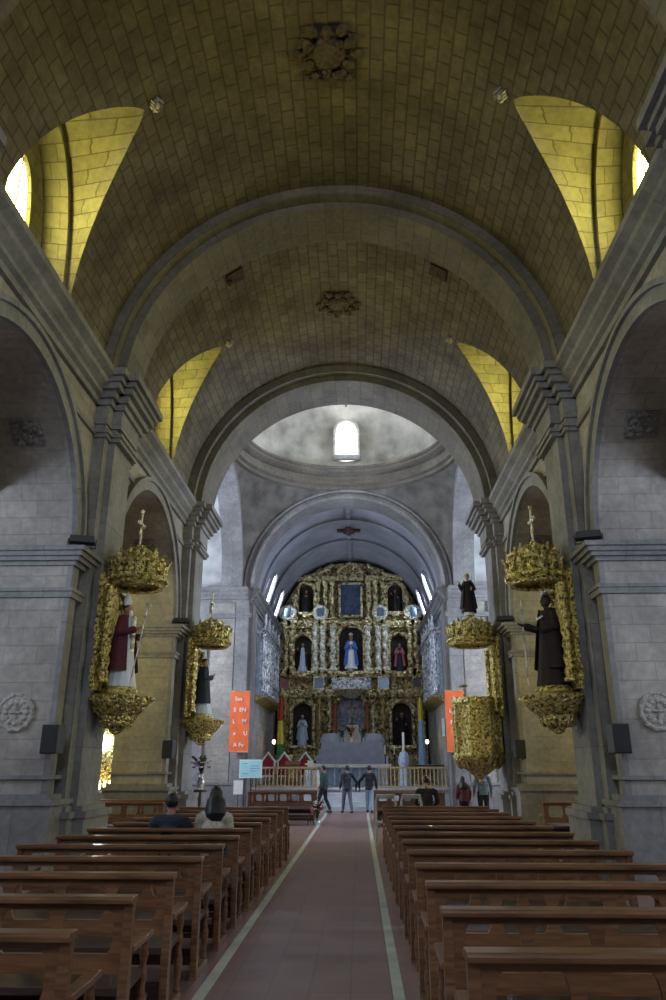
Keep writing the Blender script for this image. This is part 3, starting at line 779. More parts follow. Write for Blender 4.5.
# ------------------------------------------------------------------ gilded wall niches on the pier pilasters
def niche(label, Y, sg, kind='niche', zt=0.):
    t = thing('gilded_niche' if kind == 'niche' else 'pulpit', label, 'canopied niche' if kind == 'niche' else 'pulpit', (sg*(W-.34), Y, 2.2), 0 if sg < 0 else PI)
    R = .53 if kind == 'niche' else .64; cx = .51 if kind == 'niche' else .66
    z = lambda w: w-2.2
    # back panel with scalloped edge
    b = M(); b.box(.005, .09, -.56, .56, z(2.95), z(5.0)); b.box(.09, .13, -.28, .28, z(3.1), z(4.75))
    for k in range(15):
        zz = z(3.0)+k*.14
        for q in (-1, 1): b.ell((.06, q*(.58+.05*math.sin(k*1.1)), zz), (.05, .09, .085), 6, 4)
    carve(b, -.54, .54, z(3.0), z(4.95), .11, 150, .04, .09, .035, ax='X', ok=lambda a, c: abs(a) > .24 or c > z(4.5))
    b.build('back_panel', GOLD, t)
    for q in (-1, 1):
        for yy, rr in ((.40, .06), (.545, .045)):
            c = M(); zz0, zz1 = z(3.1), z(4.78)
            c.lathe([(rr*1.5, 0), (rr*1.5, .05), (rr*1.1, .08)], (.20, q*yy, zz0-.02), 10)
            rows = []
            for i in range(49):
                f_ = i/48; row = []
                for j in range(10):
                    a = 2*PI*j/10; rr_ = rr*(1+.28*math.sin(a*1+f_*40)); row.append((.20+rr_*math.cos(a), q*yy+rr_*math.sin(a), zz0+.06+(zz1-zz0-.14)*f_))
                rows.append(row)
            c.grid(rows, True); c.lathe([(rr, 0), (rr*1.5, .05), (rr*1.6, .1)], (.20, q*yy, zz1-.1), 10)
            c.build('column', GOLD, t)
    # canopy rim
    r = M(); zr = z(4.88)
    r.lathe([(R-.10, .06), (R-.12, 0), (R-.03, -.03), (R+.01, .02), (R-.02, .06), (R+.03, .09), (R+.05, .15), (R-.02, .19), (.02, .22)], (cx, 0, zr), 40, cap=False)
    r.lathe([(.02, .10), (R-.1, .06)], (cx, 0, zr), 30, cap=False)
    for k in range(26):
        a = 2*PI*k/26; r.ell((cx+(R+.03)*math.cos(a), (R+.03)*math.sin(a), zr+.10), (.035, .035, .045), 6, 4)
    r.build('canopy_rim', GOLD, t, False)
    c = M(); n = 16
    for k in range(n):
        a = 2*PI*k/n; hh = .40 if k % 2 else .28
        c.leaf((cx+(R-.02)*math.cos(a), (R-.02)*math.sin(a), zr+.15), .17, hh, az=a, curl=.25)
        c.leaf((cx+(R-.16)*math.cos(a+.2), (R-.16)*math.sin(a+.2), zr+.20), .17, hh+.14, az=a+.2, curl=-.05)
        for j in range(3):
            c.ell((cx+(R+.0)*math.cos(a+.1*j), (R+.0)*math.sin(a+.1*j), zr+.24+.09*j+random.uniform(-.02, .02)), random.uniform(.03, .055), 6, 4)
    for k in range(8):
        a = 2*PI*k/8+.2
        c.tube([(cx+(R-.1)*math.cos(a), (R-.1)*math.sin(a), zr+.2), (cx+(R-.12)*math.cos(a), (R-.12)*math.sin(a), zr+.5), (cx+.16*math.cos(a), .16*math.sin(a), zr+.72), (cx, 0, zr+.76)], [.045, .05, .035, .03], 6)
        c.ell((cx+(R-.1)*math.cos(a), (R-.1)*math.sin(a), zr+.55), .06, 6, 4)
    c.ell((cx, 0, zr+.78), (.07, .07, .06), 10, 6)
    c.build('crown', GOLD, t)
    if kind == 'niche':
        x = M(); zc = zr+.82; x.tube([(cx, 0, zc-.05), (cx, 0, zc+.66)], .02, 6); x.tube([(cx, -.15, zc+.42), (cx, .15, zc+.42)], .02, 6)
        for p in ((cx, 0, zc+.68), (cx, -.16, zc+.42), (cx, .16, zc+.42), (cx, 0, zc+.42)): x.ell(p, .042, 6, 4)
        for q in (-1, 1): x.tube([(cx, 0, zc+.1), (cx, q*.09, zc+.2), (cx, q*.04, zc+.3)], .012, 5)
        x.build('cross_finial', GOLDL, t)
        k = M()    # bracket : shelf, ruff and bowl
        k.lathe([(.30, .78), (.33, .80), (.33, .88), (.28, .93), (.02, .94)], (cx-.14, 0, -.1), 24)
        k.lathe([(.03, 0.02), (.10, .06), (.12, .12), (.26, .26), (.44, .42), (.56, .56), (.585, .60), (.585, .66), (.50, .70), (.30, .74)], (cx-.14, 0, 0), 30, fn=lambda r_, z_, a: r_*(1+.04*math.sin(10*a)) if z_ < .56 else r_)
        for kk in range(22):
            a = 2*PI*kk/22; k.leaf((cx-.14+.50*math.cos(a), .50*math.sin(a), .68), .15, -.30, az=a, curl=.35)
            k.ell((cx-.14+.60*math.cos(a), .60*math.sin(a), .63), (.04, .04, .045), 6, 4)
            k.leaf((cx-.14+.32*math.cos(a), .32*math.sin(a), .38), .11, -.24, az=a, curl=.3)
        for kk in range(70):
            a = random.uniform(0, 2*PI); zz = random.uniform(.1, .6); rr = .12+.46*(zz-.1)/.5
            k.ell((cx-.14+rr*math.cos(a), rr*math.sin(a), zz), random.uniform(.02, .045), 6, 4)
        k.build('bracket', GOLD, t)
    else:
        k = M(); oc = [(cx+R*.98*math.cos(PI/8+PI/4*i), R*.98*math.sin(PI/8+PI/4*i)) for i in range(8)]
        k.prism([(cx+(x_-cx)*1., y_) for x_, y_ in oc], 'Z', z(1.98), z(3.34))
        k.prism([(cx+(x_-cx)*1.09, y_*1.09) for x_, y_ in oc], 'Z', z(3.30), z(3.44)); k.prism([(cx+(x_-cx)*1.06, y_*1.06) for x_, y_ in oc], 'Z', z(1.92), z(2.06))
        for i in range(8):
            (x_, y_), (x2, y2) = oc[i], oc[(i+1) % 8]
            k.tube([(x_, y_, z(2.05)), (x_, y_, z(2.4)), (x_, y_, z(2.7)), (x_, y_, z(3.3))], [.05, .035, .055, .04], 8)
            for _ in range(26):
                f_ = random.random(); k.ell((x_+(x2-x_)*f_, y_+(y2-y_)*f_, z(random.uniform(2.1, 3.26))), (random.uniform(.02, .06),)*3, 6, 4)
            k.tube([(x_*.9+x2*.1, y_*.9+y2*.1, z(2.2)), (x_*.9+x2*.1, y_*.9+y2*.1, z(3.15)), (x_*.1+x2*.9, y_*.1+y2*.9, z(3.15)), (x_*.1+x2*.9, y_*.1+y2*.9, z(2.2))], .025, 5)
        k.build('pulpit_body', GOLD, t)
        u = M(); u.lathe([(.02, z(1.22)), (.05, z(1.28)), (.04, z(1.36)), (.14, z(1.44)), (.3, z(1.56)), (.55, z(1.74)), (.68, z(1.92)), (.68, z(1.98))], (cx, 0, 0), 32, fn=lambda r_, z_, a: r_*(1+.05*math.sin(12*a)))
        for kk in range(20):
            a = 2*PI*kk/20; u.leaf((cx+.66*math.cos(a), .66*math.sin(a), z(1.96)), .17, -.34, az=a, curl=.5)
        u.build('pendant', GOLDD, t)
        lc = M(); lc.tube([(cx+.3, 0, z(3.42)), (cx+.3, 0, z(3.75))], .02, 6); lc.box(cx+.2, cx+.42, -.2, .2, z(3.75), z(3.78)); lc.build('book_rest', GOLDD, t)
    return t
n1 = niche('gilded canopied niche with a crown on the left near pier, around the bishop statue', 13.75, -1)
n2 = niche('gilded canopied niche with a crown on the right near pier, around the brown habit statue', 13.75, 1)
n3 = niche('gilded canopied niche on the left far pier, around the dark cloaked statue', 21.2, -1)
n4 = niche('gilded octagonal pulpit with crowned sounding board on the right far pier', 21.2, 1, 'pulpit')
xs = W-.34-.38
statue('bishop statue in red cope with mitre and crosier in the left near niche', (-xs, 13.75, 3.04), math.radians(-108), 1.52, PURPLE, REDROBE, pose='staff', extra=crosier)
statue('saint statue in a dark brown habit with a thin staff, in the right near niche', (xs, 13.75, 3.04), math.radians(112), 1.62, BROWN, BROWN, skinm=DSK, pose='staff', extra=plainstaff)
statue('saint statue in a dark navy cloak over a pale robe, in the left far niche', (-xs, 21.2, 3.04), math.radians(-80), 1.50, VW, DBLUE, pose='pray', extra=None)
statue('small dark robed saint statue standing on top of the pulpit canopy', (3.58, 21.2, 5.70), math.radians(160), 1.20, BROWN, BLK, pose='bless', base=WHITE, extra=halo)

# ------------------------------------------------------------------ fittings on the piers
for sg, yy, nm in ((-1, 12.5, 'left near'), (1, 12.5, 'right near'), (-1, 20.2, 'left far'), (1, 20.2, 'right far')):
    # box loudspeaker on the near corner strip
    t = thing('loudspeaker', 'black box loudspeaker mounted low on the %s pier' % nm, 'speaker', (sg*(W-.14), yy-.03, 2.1), 0, 'loudspeakers on the piers')
    b = M(); b.prism([(-.17, -.02), (.17, -.02), (.13, -.24), (-.13, -.24)], 'Z', -.22, .22); b.build('cabinet', BLACK, t, bevel=.01)
    g_ = M(); g_.box(-.12, .12, -.25, -.24, -.20, .20); g_.build('grille', plain('speaker_grille_'+nm.replace(' ', '_'), (.02, .02, .022), .8, 0, 200, .5), t)
    m = M(); m.box(-.03, .03, -.03, .02, -.05, .05); m.build('wall_mount', BLACK, t)
    t = thing('floodlight', 'flat black floodlight lying on the impost ledge of the %s pier' % nm, 'floodlight', (sg*(W-.22), yy-.05, 5.28), sg*-.3, 'floodlights on the impost ledges')
    b = M(); b.prism([(-.22, .08), (.22, .08), (.20, .20), (-.20, .20)], 'Y', -.12, .12); b.build('housing', BLACK, t, bevel=.01)
    m = M(); m.box(-.24, -.22, -.02, .02, 0, .16); m.box(.22, .24, -.02, .02, 0, .16); m.box(-.24, .24, -.02, .02, 0, .015); m.build('yoke', BLACK, t)
    # carved medallion
    cx = sg*(W+.56); t = thing('carved_medallion', 'round carved stone medallion on the face of the %s pier' % nm, 'medallion', (cx, yy, 2.52), 0, 'stone medallions on the piers')
    b = M(); b.lathe([(.30, 0), (.30, .03), (.27, .045), (.25, .03), (.02, .03)], n=32); 
    for k in range(12):
        a = PI*k/6; b.ell((.17*math.cos(a), .17*math.sin(a), .035), (.05, .05, .02), 8, 5)
        b.ell((.285*math.cos(a+.26), .285*math.sin(a+.26), .03), (.035, .035, .02), 6, 4)
    b.tube([(-.09, 0, .045), (.09, 0, .045)], .02, 6); b.tube([(0, -.12, .045), (0, .12, .045)], .02, 6)
    o = b.build('relief', PALEREL, t); o.rotation_euler = (PI/2, 0, 0)
# carved blocks in the near arch soffits, bosses of the vault
for sg, nm in ((-1, 'left'), (1, 'right')):
    for yc, n2 in ((9.9, 'near'), (17.6, 'far')):
        t = M(); a0 = math.radians(47)
        Mx = Matrix.Translation((sg*(W+.65), AR[yc][0]+AR[yc][1]*math.cos(a0), ZA+AR[yc][1]*math.sin(a0))) @ Matrix.Rotation(-PI/2+a0, 4, 'X'); t.mx = Mx
        t.box(-.28, .28, -.24, .24, -.05, .015)
        for _ in range(34): t.ell((random.uniform(-.24, .24), random.uniform(-.2, .2), -.06), (random.uniform(.03, .07), random.uniform(.03, .07), .03), 6, 4)
        tag(t.build('carved_block', plain('dark_carved_block_%s_%s' % (nm, n2), (.19, .185, .185), .9, 0, 14, .4)), 'square carved stone block in the soffit of the %s %s arcade arch' % (n2, nm), 'carving', 'carved blocks in the arch soffits')
def boss(x, y, z, s, ang, label, m=RELIEF, cross=False):
    t = thing('carved_boss', label, 'boss', (x, y, z)); t.rotation_euler = (0, ang, 0)
    b = M(); b.lathe([(.30*s, .02), (.31*s, -.05), (.24*s, -.10), (.02, -.13)], n=16)
    b.build('disc', m, t)
    p = M()
    for k in range(12):
        a = PI*k/6; rr = .42*s if k % 2 else .52*s
        p.ell((rr*math.cos(a), rr*math.sin(a), -.05), (.13*s, .10*s, .06), 8, 5, Matrix.Rotation(a, 3, 'Z'))
    for _ in range(26):
        a = random.uniform(0, 2*PI); rr = random.uniform(.15, .6)*s; p.ell((rr*math.cos(a), rr*math.sin(a), -.08), random.uniform(.03, .08)*s, 6, 4)
    if cross:
        for q in (-1, 1):
            p.prism([(q*.3*s, -.14*s), (q*.95*s, -.22*s), (q*.95*s, .22*s), (q*.3*s, .14*s)], 'Z', -.07, .02); p.prism([(-.14*s, q*.3*s), (-.2*s, q*1.1*s), (.2*s, q*1.1*s), (.14*s, q*.3*s)], 'Z', -.07, .02)
    p.build('petals', m, t)
boss(0, 9.75, ZS+RV-.02, 1., 0, 'dark carved stone boss at the crown of the nearest vault bay')
boss(0, 17.3, ZS+RV-.02, .95, 0, 'dark carved stone boss at the crown of the second vault bay')
boss(0, 36.6, ZS+4.12, .62, 0, 'reddish cross-shaped painted boss on the chancel vault', plain('red_brown_paint', (.12, .055, .05), .8), True)
for sg, nm in ((-1, 'left'), (1, 'right')):
    for yc, n2, al in ((9.9, 'near', 50), (17.6, 'far', 50)):
        a = math.radians(al)
        boss(sg*RV*math.cos(a), yc-.15, ZS+RV*math.sin(a), .2, sg*math.radians(90-al), 'small carved boss at the tip of the %s %s window vault' % (n2, nm), PALEREL)
for sg, nm in ((-1, 'left'), (1, 'right')):
    a = math.radians(58)
    q = M(); q.mx = Matrix.Translation((sg*RV*math.cos(a), 15.1, ZS+RV*math.sin(a))) @ Matrix.Rotation(sg*math.radians(32), 4, 'Y')
    q.box(-.22, .22, -.2, .2, -.05, .04); carve(q, -.2, .2, -.05, -.04, 0, 1)
    tag(q.build('vault_hatch', plain('dark_hatch_'+nm, (.07, .045, .035), .9)), 'dark square panel set in the vault on the %s behind the first arch' % nm, 'panel', 'square panels in the vault')
# ------------------------------------------------------------------ high altar retable
RY = 42.2
ret = thing('altar_retable', 'great carved and gilded altarpiece filling the round-topped end wall of the chancel', 'altarpiece', (0, RY, .85))
RM = Matrix.Translation((0, -RY, -.85))
def rm(): m = M(); m.mx = RM; return m
def inside(x, z, R=4.05): return abs(x) < R and (z < ZS or x*x+(z-ZS)**2 < R*R)
b = rm(); pts = [(-4.05, .85), (4.05, .85)]+[(4.05*math.cos(PI*i/30), ZS+4.05*math.sin(PI*i/30)) for i in range(31)]
b.prism(pts, 'Y', 42.72, 42.95)
b.build('back_panel', GOLDR, ret)
NICH = [(-2.65, 2.75, .52, 2.2), (2.75, 2.75, .52, 2.2), (-2.68, 6.62, .48, 2.0), (2.72, 6.62, .48, 2.0), (0.02, 6.62, .66, 2.55), (-2.52, 9.95, .42, 1.6), (2.56, 9.95, .42, 1.6), (0, 2.3, .72, 3.1)]
def free(x, z):
    if not inside(x, z, 3.95): return False
    for (nx, nz, hw, h) in NICH:
        if abs(x-nx) < hw+.1 and nz-.1 < z < nz+h+.15: return False
    if abs(x) < .78 and 9.5 < z < 11.7: return False
    return True
for (za, zb, n) in ((.9, 5.4, 620), (5.5, 9.1, 620), (9.2, 12.9, 760)):
    c = rm(); carve(c, -4., 4., za, zb, 42.68, n, .06, .17, .09, ok=free); c.build('carved_relief', GOLDR, ret)
# cornices with breaks over the columns
COLX = {1: (-3.62, -1.72, -1.18, 1.18, 1.72, 3.66), 2: (-3.62, -3.28, -1.95, -1.55, -.98, .98, 1.55, 1.95, 3.32, 3.66), 3: (-3.15, -1.85, -1.42, -1.05, 1.05, 1.42, 1.85, 3.2)}
def cornice(z0, hw, cols, name='cornice'):
    q = rm()
    for (e, a, b_) in ((.0, 0, .10), (.08, .10, .20), (.16, .20, .30), (.10, .30, .36)):
        q.box(-hw, hw, 42.35-e, 42.75, z0+a, z0+b_)
        for x in cols: q.box(x-.2-e*.5, x+.2+e*.5, 42.08-e, 42.4, z0+a, z0+b_)
    k = -hw
    while k < hw: q.ell((k, 42.24, z0+.18), (.06, .05, .07), 6, 4); k += .16
    q.build(name, GOLDR, ret)
cornice(5.28, 4.08, COLX[1]); cornice(9.08, 4.02, COLX[2]); cornice(1.9, 4.08, COLX[1]); cornice(6.3, 4.05, COLX[2])
q = rm(); q.box(-3.0, 3.0, 42.2, 42.75, 11.75, 11.98)
for x in COLX[3][1:-1]: q.box(x-.18, x+.18, 42.05, 42.4, 11.72, 12.0)
q.build('cornice', GOLDR, ret)
def column(x, z0, z1, r, m, y=42.2):
    q = rm()
    q.box(x-r*1.6, x+r*1.6, y-r*1.6, y+r*1.6, z0, z0+.10)
    q.lathe([(r*1.5, .10), (r*1.4, .16), (r*1.0, .2), (r*.9, .22)], (x, y, z0), 12)
    rows = []; h = z1-z0-.5; N = int(h*16)
    for i in range(N+1):
        f_ = i/N; row = []
        for j in range(10):
            a = 2*PI*j/10; rr = r*(1+.26*math.sin(a+f_*h*9)); row.append((x+rr*math.cos(a), y+rr*math.sin(a), z0+.22+h*f_))
        rows.append(row)
    q.grid(rows, True)
    for _ in range(int(h*14)):
        a = random.uniform(PI, 2*PI); q.ell((x+r*1.1*math.cos(a), y+r*1.1*math.sin(a), random.uniform(z0+.25, z1-.3)), random.uniform(.02, .045), 6, 4)
    q.lathe([(r*.9, -.3), (r*1.2, -.24), (r*1.1, -.2), (r*1.6, -.06), (r*1.7, 0)], (x, y, z1), 12)
    for j in range(8): q.leaf((x+r*math.cos(j*PI/4), y+r*math.sin(j*PI/4), z1-.26), r*.9, .2, az=j*PI/4, curl=.5)
    q.build('column', m, ret)
for x in COLX[1]: column(x, 2.26, 5.28, .13, GOLDD if abs(x) > 1.3 else GOLDR)
for x in COLX[2]: column(x, 6.66, 9.08, .15, GOLDL if abs(x) < 2.2 else GOLDR)
for x in COLX[3]: column(x, 9.5, 11.72 if abs(x) < 2 else 10.9, .12, GOLDR)
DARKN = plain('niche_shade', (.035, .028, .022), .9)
for (nx, nz, hw, h) in NICH:
    q = rm(); n = 16
    ol = [(hw, 0)]+[(hw*math.cos(PI*i/n), h-hw+hw*math.sin(PI*i/n)) for i in range(n+1)]+[(-hw, 0)]
    rows = []
    for (s_, y, e) in ((1.0, 42.70, 0), (1.0, 42.30, 0), (1.0, 42.24, .05), (1.0, 42.24, .14), (1.0, 42.32, .20), (1.0, 42.7, .2)):
        rows.append([(nx+x*(1+e/hw), y, nz+z*(1+e/h)) for x, z in ol])
    q.grid(rows)
    for i in range(0, len(ol), 1):
        x, z = ol[i]; q.ell((nx+x*(1+.16/hw), 42.22, nz+z*(1+.12/h)), (.07, .05, .07), 6, 4)
    if len(ol):
        for s_ in (-1, 1):
            for k in range(7): q.ell((nx+s_*(hw+.13), 42.22, nz+.1+k*(h-hw)/7), (.06, .05, .05), 6, 4)
    q.box(nx-hw-.2, nx+hw+.2, 42.18, 42.72, nz-.16, nz)
    q.box(nx-.2, nx+.2, 42.1, 42.3, nz-.3, nz-.16)
    o = q.build('niche', GOLDR, ret)
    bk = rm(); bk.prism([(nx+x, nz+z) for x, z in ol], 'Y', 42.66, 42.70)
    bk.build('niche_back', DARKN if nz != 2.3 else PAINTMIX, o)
# crest : fan pediment and broken scroll pediments
q = rm(); q.arch(0, 11.98, .62, .80, 42.2, 42.7, 'Y', 24); q.arch(0, 11.98, .0, .30, 42.3, 42.7, 'Y', 14)
for k in range(9):
    a = PI*(k+.5)/9; q.tube([(.25*math.cos(a), 42.25, 11.98+.25*math.sin(a)), (.62*math.cos(a), 42.25, 11.98+.62*math.sin(a))], [.03, .06], 6)
for k in range(15):
    a = PI*k/14; q.ell((.80*math.cos(a), 42.2, 11.98+.80*math.sin(a)), .075, 6, 4)
q.build('fan_pediment', GOLDR, ret)
for s_ in (-1, 1):
    q = rm(); sp = [(s_*(2.75-1.75*f_), 42.3, 11.95+.75*f_**1.6) for f_ in [i/10 for i in range(11)]]
    q.tube(sp, [.16-.004*i for i in range(11)], 8)
    for k in range(8):
        a = k*.8; q.ell((s_*(2.75+.16*math.cos(a)), 42.2, 11.95+.16*math.sin(a)), .07, 6, 4)
    for _ in range(60):
        f_ = random.random(); x = s_*(1.0+1.7*f_); z = random.uniform(11.95, 12.75-.7*f_)
        if inside(x, z, 3.95): q.ell((x, 42.3, z), random.uniform(.05, .11), 6, 4)
    q.build('scroll_pediment', GOLDR, ret)
    # shell shaped cartouches with mirrors along the upper ledge
    for x, m_ in ((3.55, GOLDL), (1.68, GOLDL)):
        q = rm(); cz = 9.86; 
        hx = .52 if x > 2 else .42
        for k in range(18):
            a = 2*PI*k/18; q.ell((s_*x+hx*.8*math.cos(a), 41.98, cz+.34*math.sin(a)), (.13, .07, .11), 8, 5)
        q.lathe([(.02, 0), (hx*.85, .0), (hx*.85, .06), (.02, .08)], (0, 0, 0), 20) if False else None
        q.add([(s_*x+hx*.85*math.cos(2*PI*k/24), 42.0, cz+.36*math.sin(2*PI*k/24)) for k in range(24)]+[(s_*x+hx*.85*math.cos(2*PI*k/24), 42.15, cz+.36*math.sin(2*PI*k/24)) for k in range(24)],
              [tuple(range(24)), tuple(range(47, 23, -1))]+[(k, 24+k, 24+(k+1) % 24, (k+1) % 24) for k in range(24)])
        q.box(s_*x-.2, s_*x+.2, 42.0, 42.4, cz-.5, cz-.3)
        o = q.build('cartouche', m_, ret)
        g_ = rm(); g_.box(s_*x-.17, s_*x+.17, 41.92, 41.96, cz-.21, cz+.24); g_.build('mirror', MIRROR, o)
# tabernacle columns with red shafts either side of the centre niche
REDM = plain('red_marble', (.30, .09, .06), .35, 0, 8, .4)
for s_ in (-1, 1):
    q = rm(); q.lathe([(.13, 0), (.11, .08), (.10, .12), (.09, 2.3), (.11, 2.36), (.14, 2.46)], (s_*.86, 42.05, 2.45), 14); q.build('red_column', REDM, ret, True)
# predella plinth
q = rm(); q.box(-4.08, 4.08, 42.25, 42.75, .86, 1.9)
for x in (-3.3, -2.0, 2.0, 3.3): q.box(x-.45, x+.45, 42.18, 42.3, 1.0, 1.75)
q.build('predella', GOLDD, ret)
def framed(label, x, y, z, w, h, canvas, frame=GOLDL, group=None, name='framed_painting', rz=0, t=.07, extra=None):
    """picture hung with its back at y facing -y"""
    o = thing(name, label, 'painting', (x, y, z), rz, group)
    f_ = M(); 
    for (x0, x1, z0, z1) in ((-w/2-t, w/2+t, -h/2-t, -h/2), (-w/2-t, w/2+t, h/2, h/2+t), (-w/2-t, -w/2, -h/2, h/2), (w/2, w/2+t, -h/2, h/2)): f_.box(x0, x1, -.07, 0, z0, z1)
    f_.build('frame', frame, o, bevel=.012)
    c = M(); c.box(-w/2, w/2, -.03, -.005, -h/2, h/2); c.build('canvas', canvas, o)
    if extra:
        e = M(); extra(e); e.build('painted_figure', PD, o)
    return o
PD = cloth('dim_figure_paint', (.07, .085, .14))
framed('large dark blue painting at the top centre of the gilded altarpiece', 0.02, 42.2, 10.62, 1.12, 1.75, PAINTBLUE, GOLDR, t=.12, extra=lambda e: (e.ell((0, -.032, .1), (.2, .006, .42), 12, 8), e.ell((0, -.034, .58), (.10, .006, .12), 10, 6)))
PD = cloth('dark_grey_canvas', (.10, .10, .14)); PR = cloth('rose_canvas', (.42, .16, .20)); PG = cloth('grey_blue_canvas', (.26, .30, .38)); PW_ = cloth('pale_blue_canvas', (.50, .62, .80)); PD = cloth('dark_grey_canvas', (.12, .12, .15))
framed('small rose panel at the left end of the middle ledge', -3.62, 42.08, 5.98, .42, .5, PR, GOLDR, t=.05)
framed('small grey framed panel left of centre on the ledge under the middle niches', -1.75, 42.08, 5.98, .5, .56, PG, GOLDL, t=.06)
framed('small pale blue framed panel right of centre on the ledge under the middle niches', 1.78, 42.08, 5.98, .5, .56, PW_, GOLDL, t=.06)
framed('small dark grey panel at the right end of the ledge under the middle niches', 3.62, 42.08, 5.98, .42, .5, PD, GOLDR, t=.05)
# silver frontal below the Virgin
q = M(); q.box(-1.05, 1.05, -.12, .0, -.3, .3); carve(q, -1, 1, -.28, .28, -.13, 60, .04, .10, .04); q.build('silver_frontal', SILVER, ret, loc=(.02, 42.0-RY, 5.1))
q = M(); q.lathe([(.02, -.45), (.35, -.38), (.55, -.22), (.85, -.06), (.95, 0), (.95, .06), (.02, .06)], (0, 0, 0), 28); q.build('niche_corbel', GOLDL, ret, loc=(.02, 42.0-RY, 4.73))
SY = 42.42
statue('pale robed saint statue in the lower left niche of the altarpiece', (-2.65, SY, 2.76), PI, 1.55, VW, PURPLE, hairm=WHITE)
statue('black robed saint statue in the lower right niche of the altarpiece', (2.75, SY, 2.76), PI, 1.7, BLK, BROWN, pose='bless')
statue('saint statue in a pale blue robe and black cloak, middle left niche of the altarpiece', (-2.68, SY, 6.63), PI, 1.6, VW, BLK, pose='bless')
statue('Virgin statue in a bright blue mantle and white robe, central niche of the altarpiece', (.02, SY-.05, 6.63), PI, 2.0, WHITE, VB, pose='pray', base=SILVER, extra=crownx)
statue('saint statue in a rose tunic and dark skirt, middle right niche of the altarpiece', (2.72, SY, 6.63), PI, 1.55, DBLUE, ROSE, pose='pray')
statue('dark habited saint statue in the upper left niche of the altarpiece', (-2.52, SY, 9.96), PI, 1.3, BROWN, BROWN)
statue('dark habited saint statue with spread sleeves in the upper right niche of the altarpiece', (2.56, SY, 9.96), PI, 1.3, BROWN, BLK, pose='bless')

# ------------------------------------------------------------------ silver side altarpieces of the chancel
def side_altar(sg, nm):
    X0 = sg*(CW_-.02)
    t = thing('side_altarpiece', 'tall silver-leafed altarpiece with slender columns on the %s chancel wall' % nm, 'altarpiece', (X0, 37.6, 4.4), 0 if sg < 0 else PI)
    L = 3.4
    b = M(); b.box(0, .10, -L, L, .2, 3.6); b.build('back_panel', plain('blue_grey_panel_'+nm, (.30, .36, .46), .6, 0, 3, .4), t)
    c = M(); carve(c, -L, L, .3, 3.6, .12, 220, .05, .13, .05, ax='X'); c.build('carved_relief', SILVER, t)
    for k in range(9):
        y = -L+.15+k*(2*L-.3)/8; q = M(); q.lathe([(.12, 0), (.08, .08), (.06, .5), (.10, .6), (.06, .75), (.055, 2.3), (.09, 2.4), (.13, 2.55)], (.28, y, .45), 10, fn=lambda r, z, a: r*(1+.12*math.sin(4*a+z*20))); q.build('column', SILVER, t)
    for k in range(4):
        y = -L+.99+k*(2*L-.3)/4; q = M(); q.box(.10, .18, y-.48, y+.48, .75, 2.7); o = q.build('panel_frame', SILVER, t, bevel=.02)
        p = M(); p.box(.18, .2, y-.36, y+.36, .9, 2.55); p.build('canvas', PAINTMIX if k % 2 else PAINTBLUE, o)
    q = M(); q.box(0, .42, -L-.1, L+.1, 3.0, 3.12); q.box(0, .50, -L-.15, L+.15, 3.12, 3.22); q.build('cornice', SILVER, t)
    for k in range(5):
        q = M(); y = -L+.5+k*(2*L-1)/4
        for j in range(7):
            a = PI*j/6; q.leaf((.3, y+.28*math.cos(a), 3.22), .22, .35+.45*math.sin(a), az=0, curl=.05)
        q.ell((.3, y, 3.55), (.12, .22, .3), 8, 6); q.build('crest', SILVER, t)
    q = M(); q.prism([(0, -.05), (.30, .12), (.50, .16), (.50, .26), (0, .26)], 'Y', -L-.15, L+.15); q.build('ledge', GOLDD, t)
# prism along Y takes (x,z) pairs
side_altar(-1, 'left'); side_altar(1, 'right')

# ------------------------------------------------------------------ sanctuary furniture (platform top z = .85)
ZP = .85
# stepped silver-grey altar
ALT = plain('grey_blue_altar_cloth', (.36, .40, .52), .5, 0, 4, .15)
t = thing('high_altar', 'stepped blue-grey high altar block in front of the gilded altarpiece', 'altar', (.08, 38.6, ZP))
q = M(); q.box(-1.72, 1.72, -.8, .8, 0, 1.25); q.box(-1.62, 1.62, -.66, .8, 1.25, 1.62); q.box(-1.5, 1.5, -.52, .8, 1.62, 1.92); q.build('altar_steps', ALT, t, bevel=.02)
for s_ in (-1, 1):
    q = M(); q.lathe([(.62, 0), (.60, .2), (.50, .32), (.50, .40), (.1, .46)], (s_*.98, .1, 1.92), 24, fn=lambda r, z, a: r); q.build('rounded_pedestal', ALT, t, True)
q = M(); q.prism([(-.45, 1.92), (.45, 1.92), (.40, 2.3), (.32, 2.4), (.32, 2.75), (-.32, 2.75), (-.32, 2.4), (-.40, 2.3)], 'Y', -.25, .5); q.build('throne', plain('pale_marble', (.55, .52, .52), .4), t, bevel=.02)
# altar table with white cloth
t = thing('altar_table', 'long altar table under a lace-edged white cloth behind the balustrade opening', 'table', (.05, 36.0, ZP))
q = M(); q.box(-1.75, 1.75, -.4, .4, .86, .92); q.build('tabletop', STEP, t)
q = M()
for k in range(9): q.lathe([(.08, 0), (.07, .1), (.045, .2), (.06, .5), (.045, .75), (.07, .86)], (-1.5+3.*k/8, -.25, 0), 10)
q.build('baluster_supports', plain('pale_blue_paint', (.5, .6, .75), .5), t, True)
q = M(); q.box(-1.78, 1.78, -.43, .43, .92, .935)
rows = []
for zz in (.935, .86, .80): rows.append([(-1.78+3.56*i/72, -.43-.015*math.sin(i*1.1)*(1-(zz-.8)/.135), zz-(.02*abs(math.sin(i*.9)) if zz < .81 else 0)) for i in range(73)])
q.grid(rows); q.build('white_cloth', WHITE, t)
q = M(); q.box(-1.6, 1.6, -.1, 0, .05, .86); q.build('front_panel', plain('blue_white_panel', (.42, .52, .68), .6, 0, 6, .3), t)
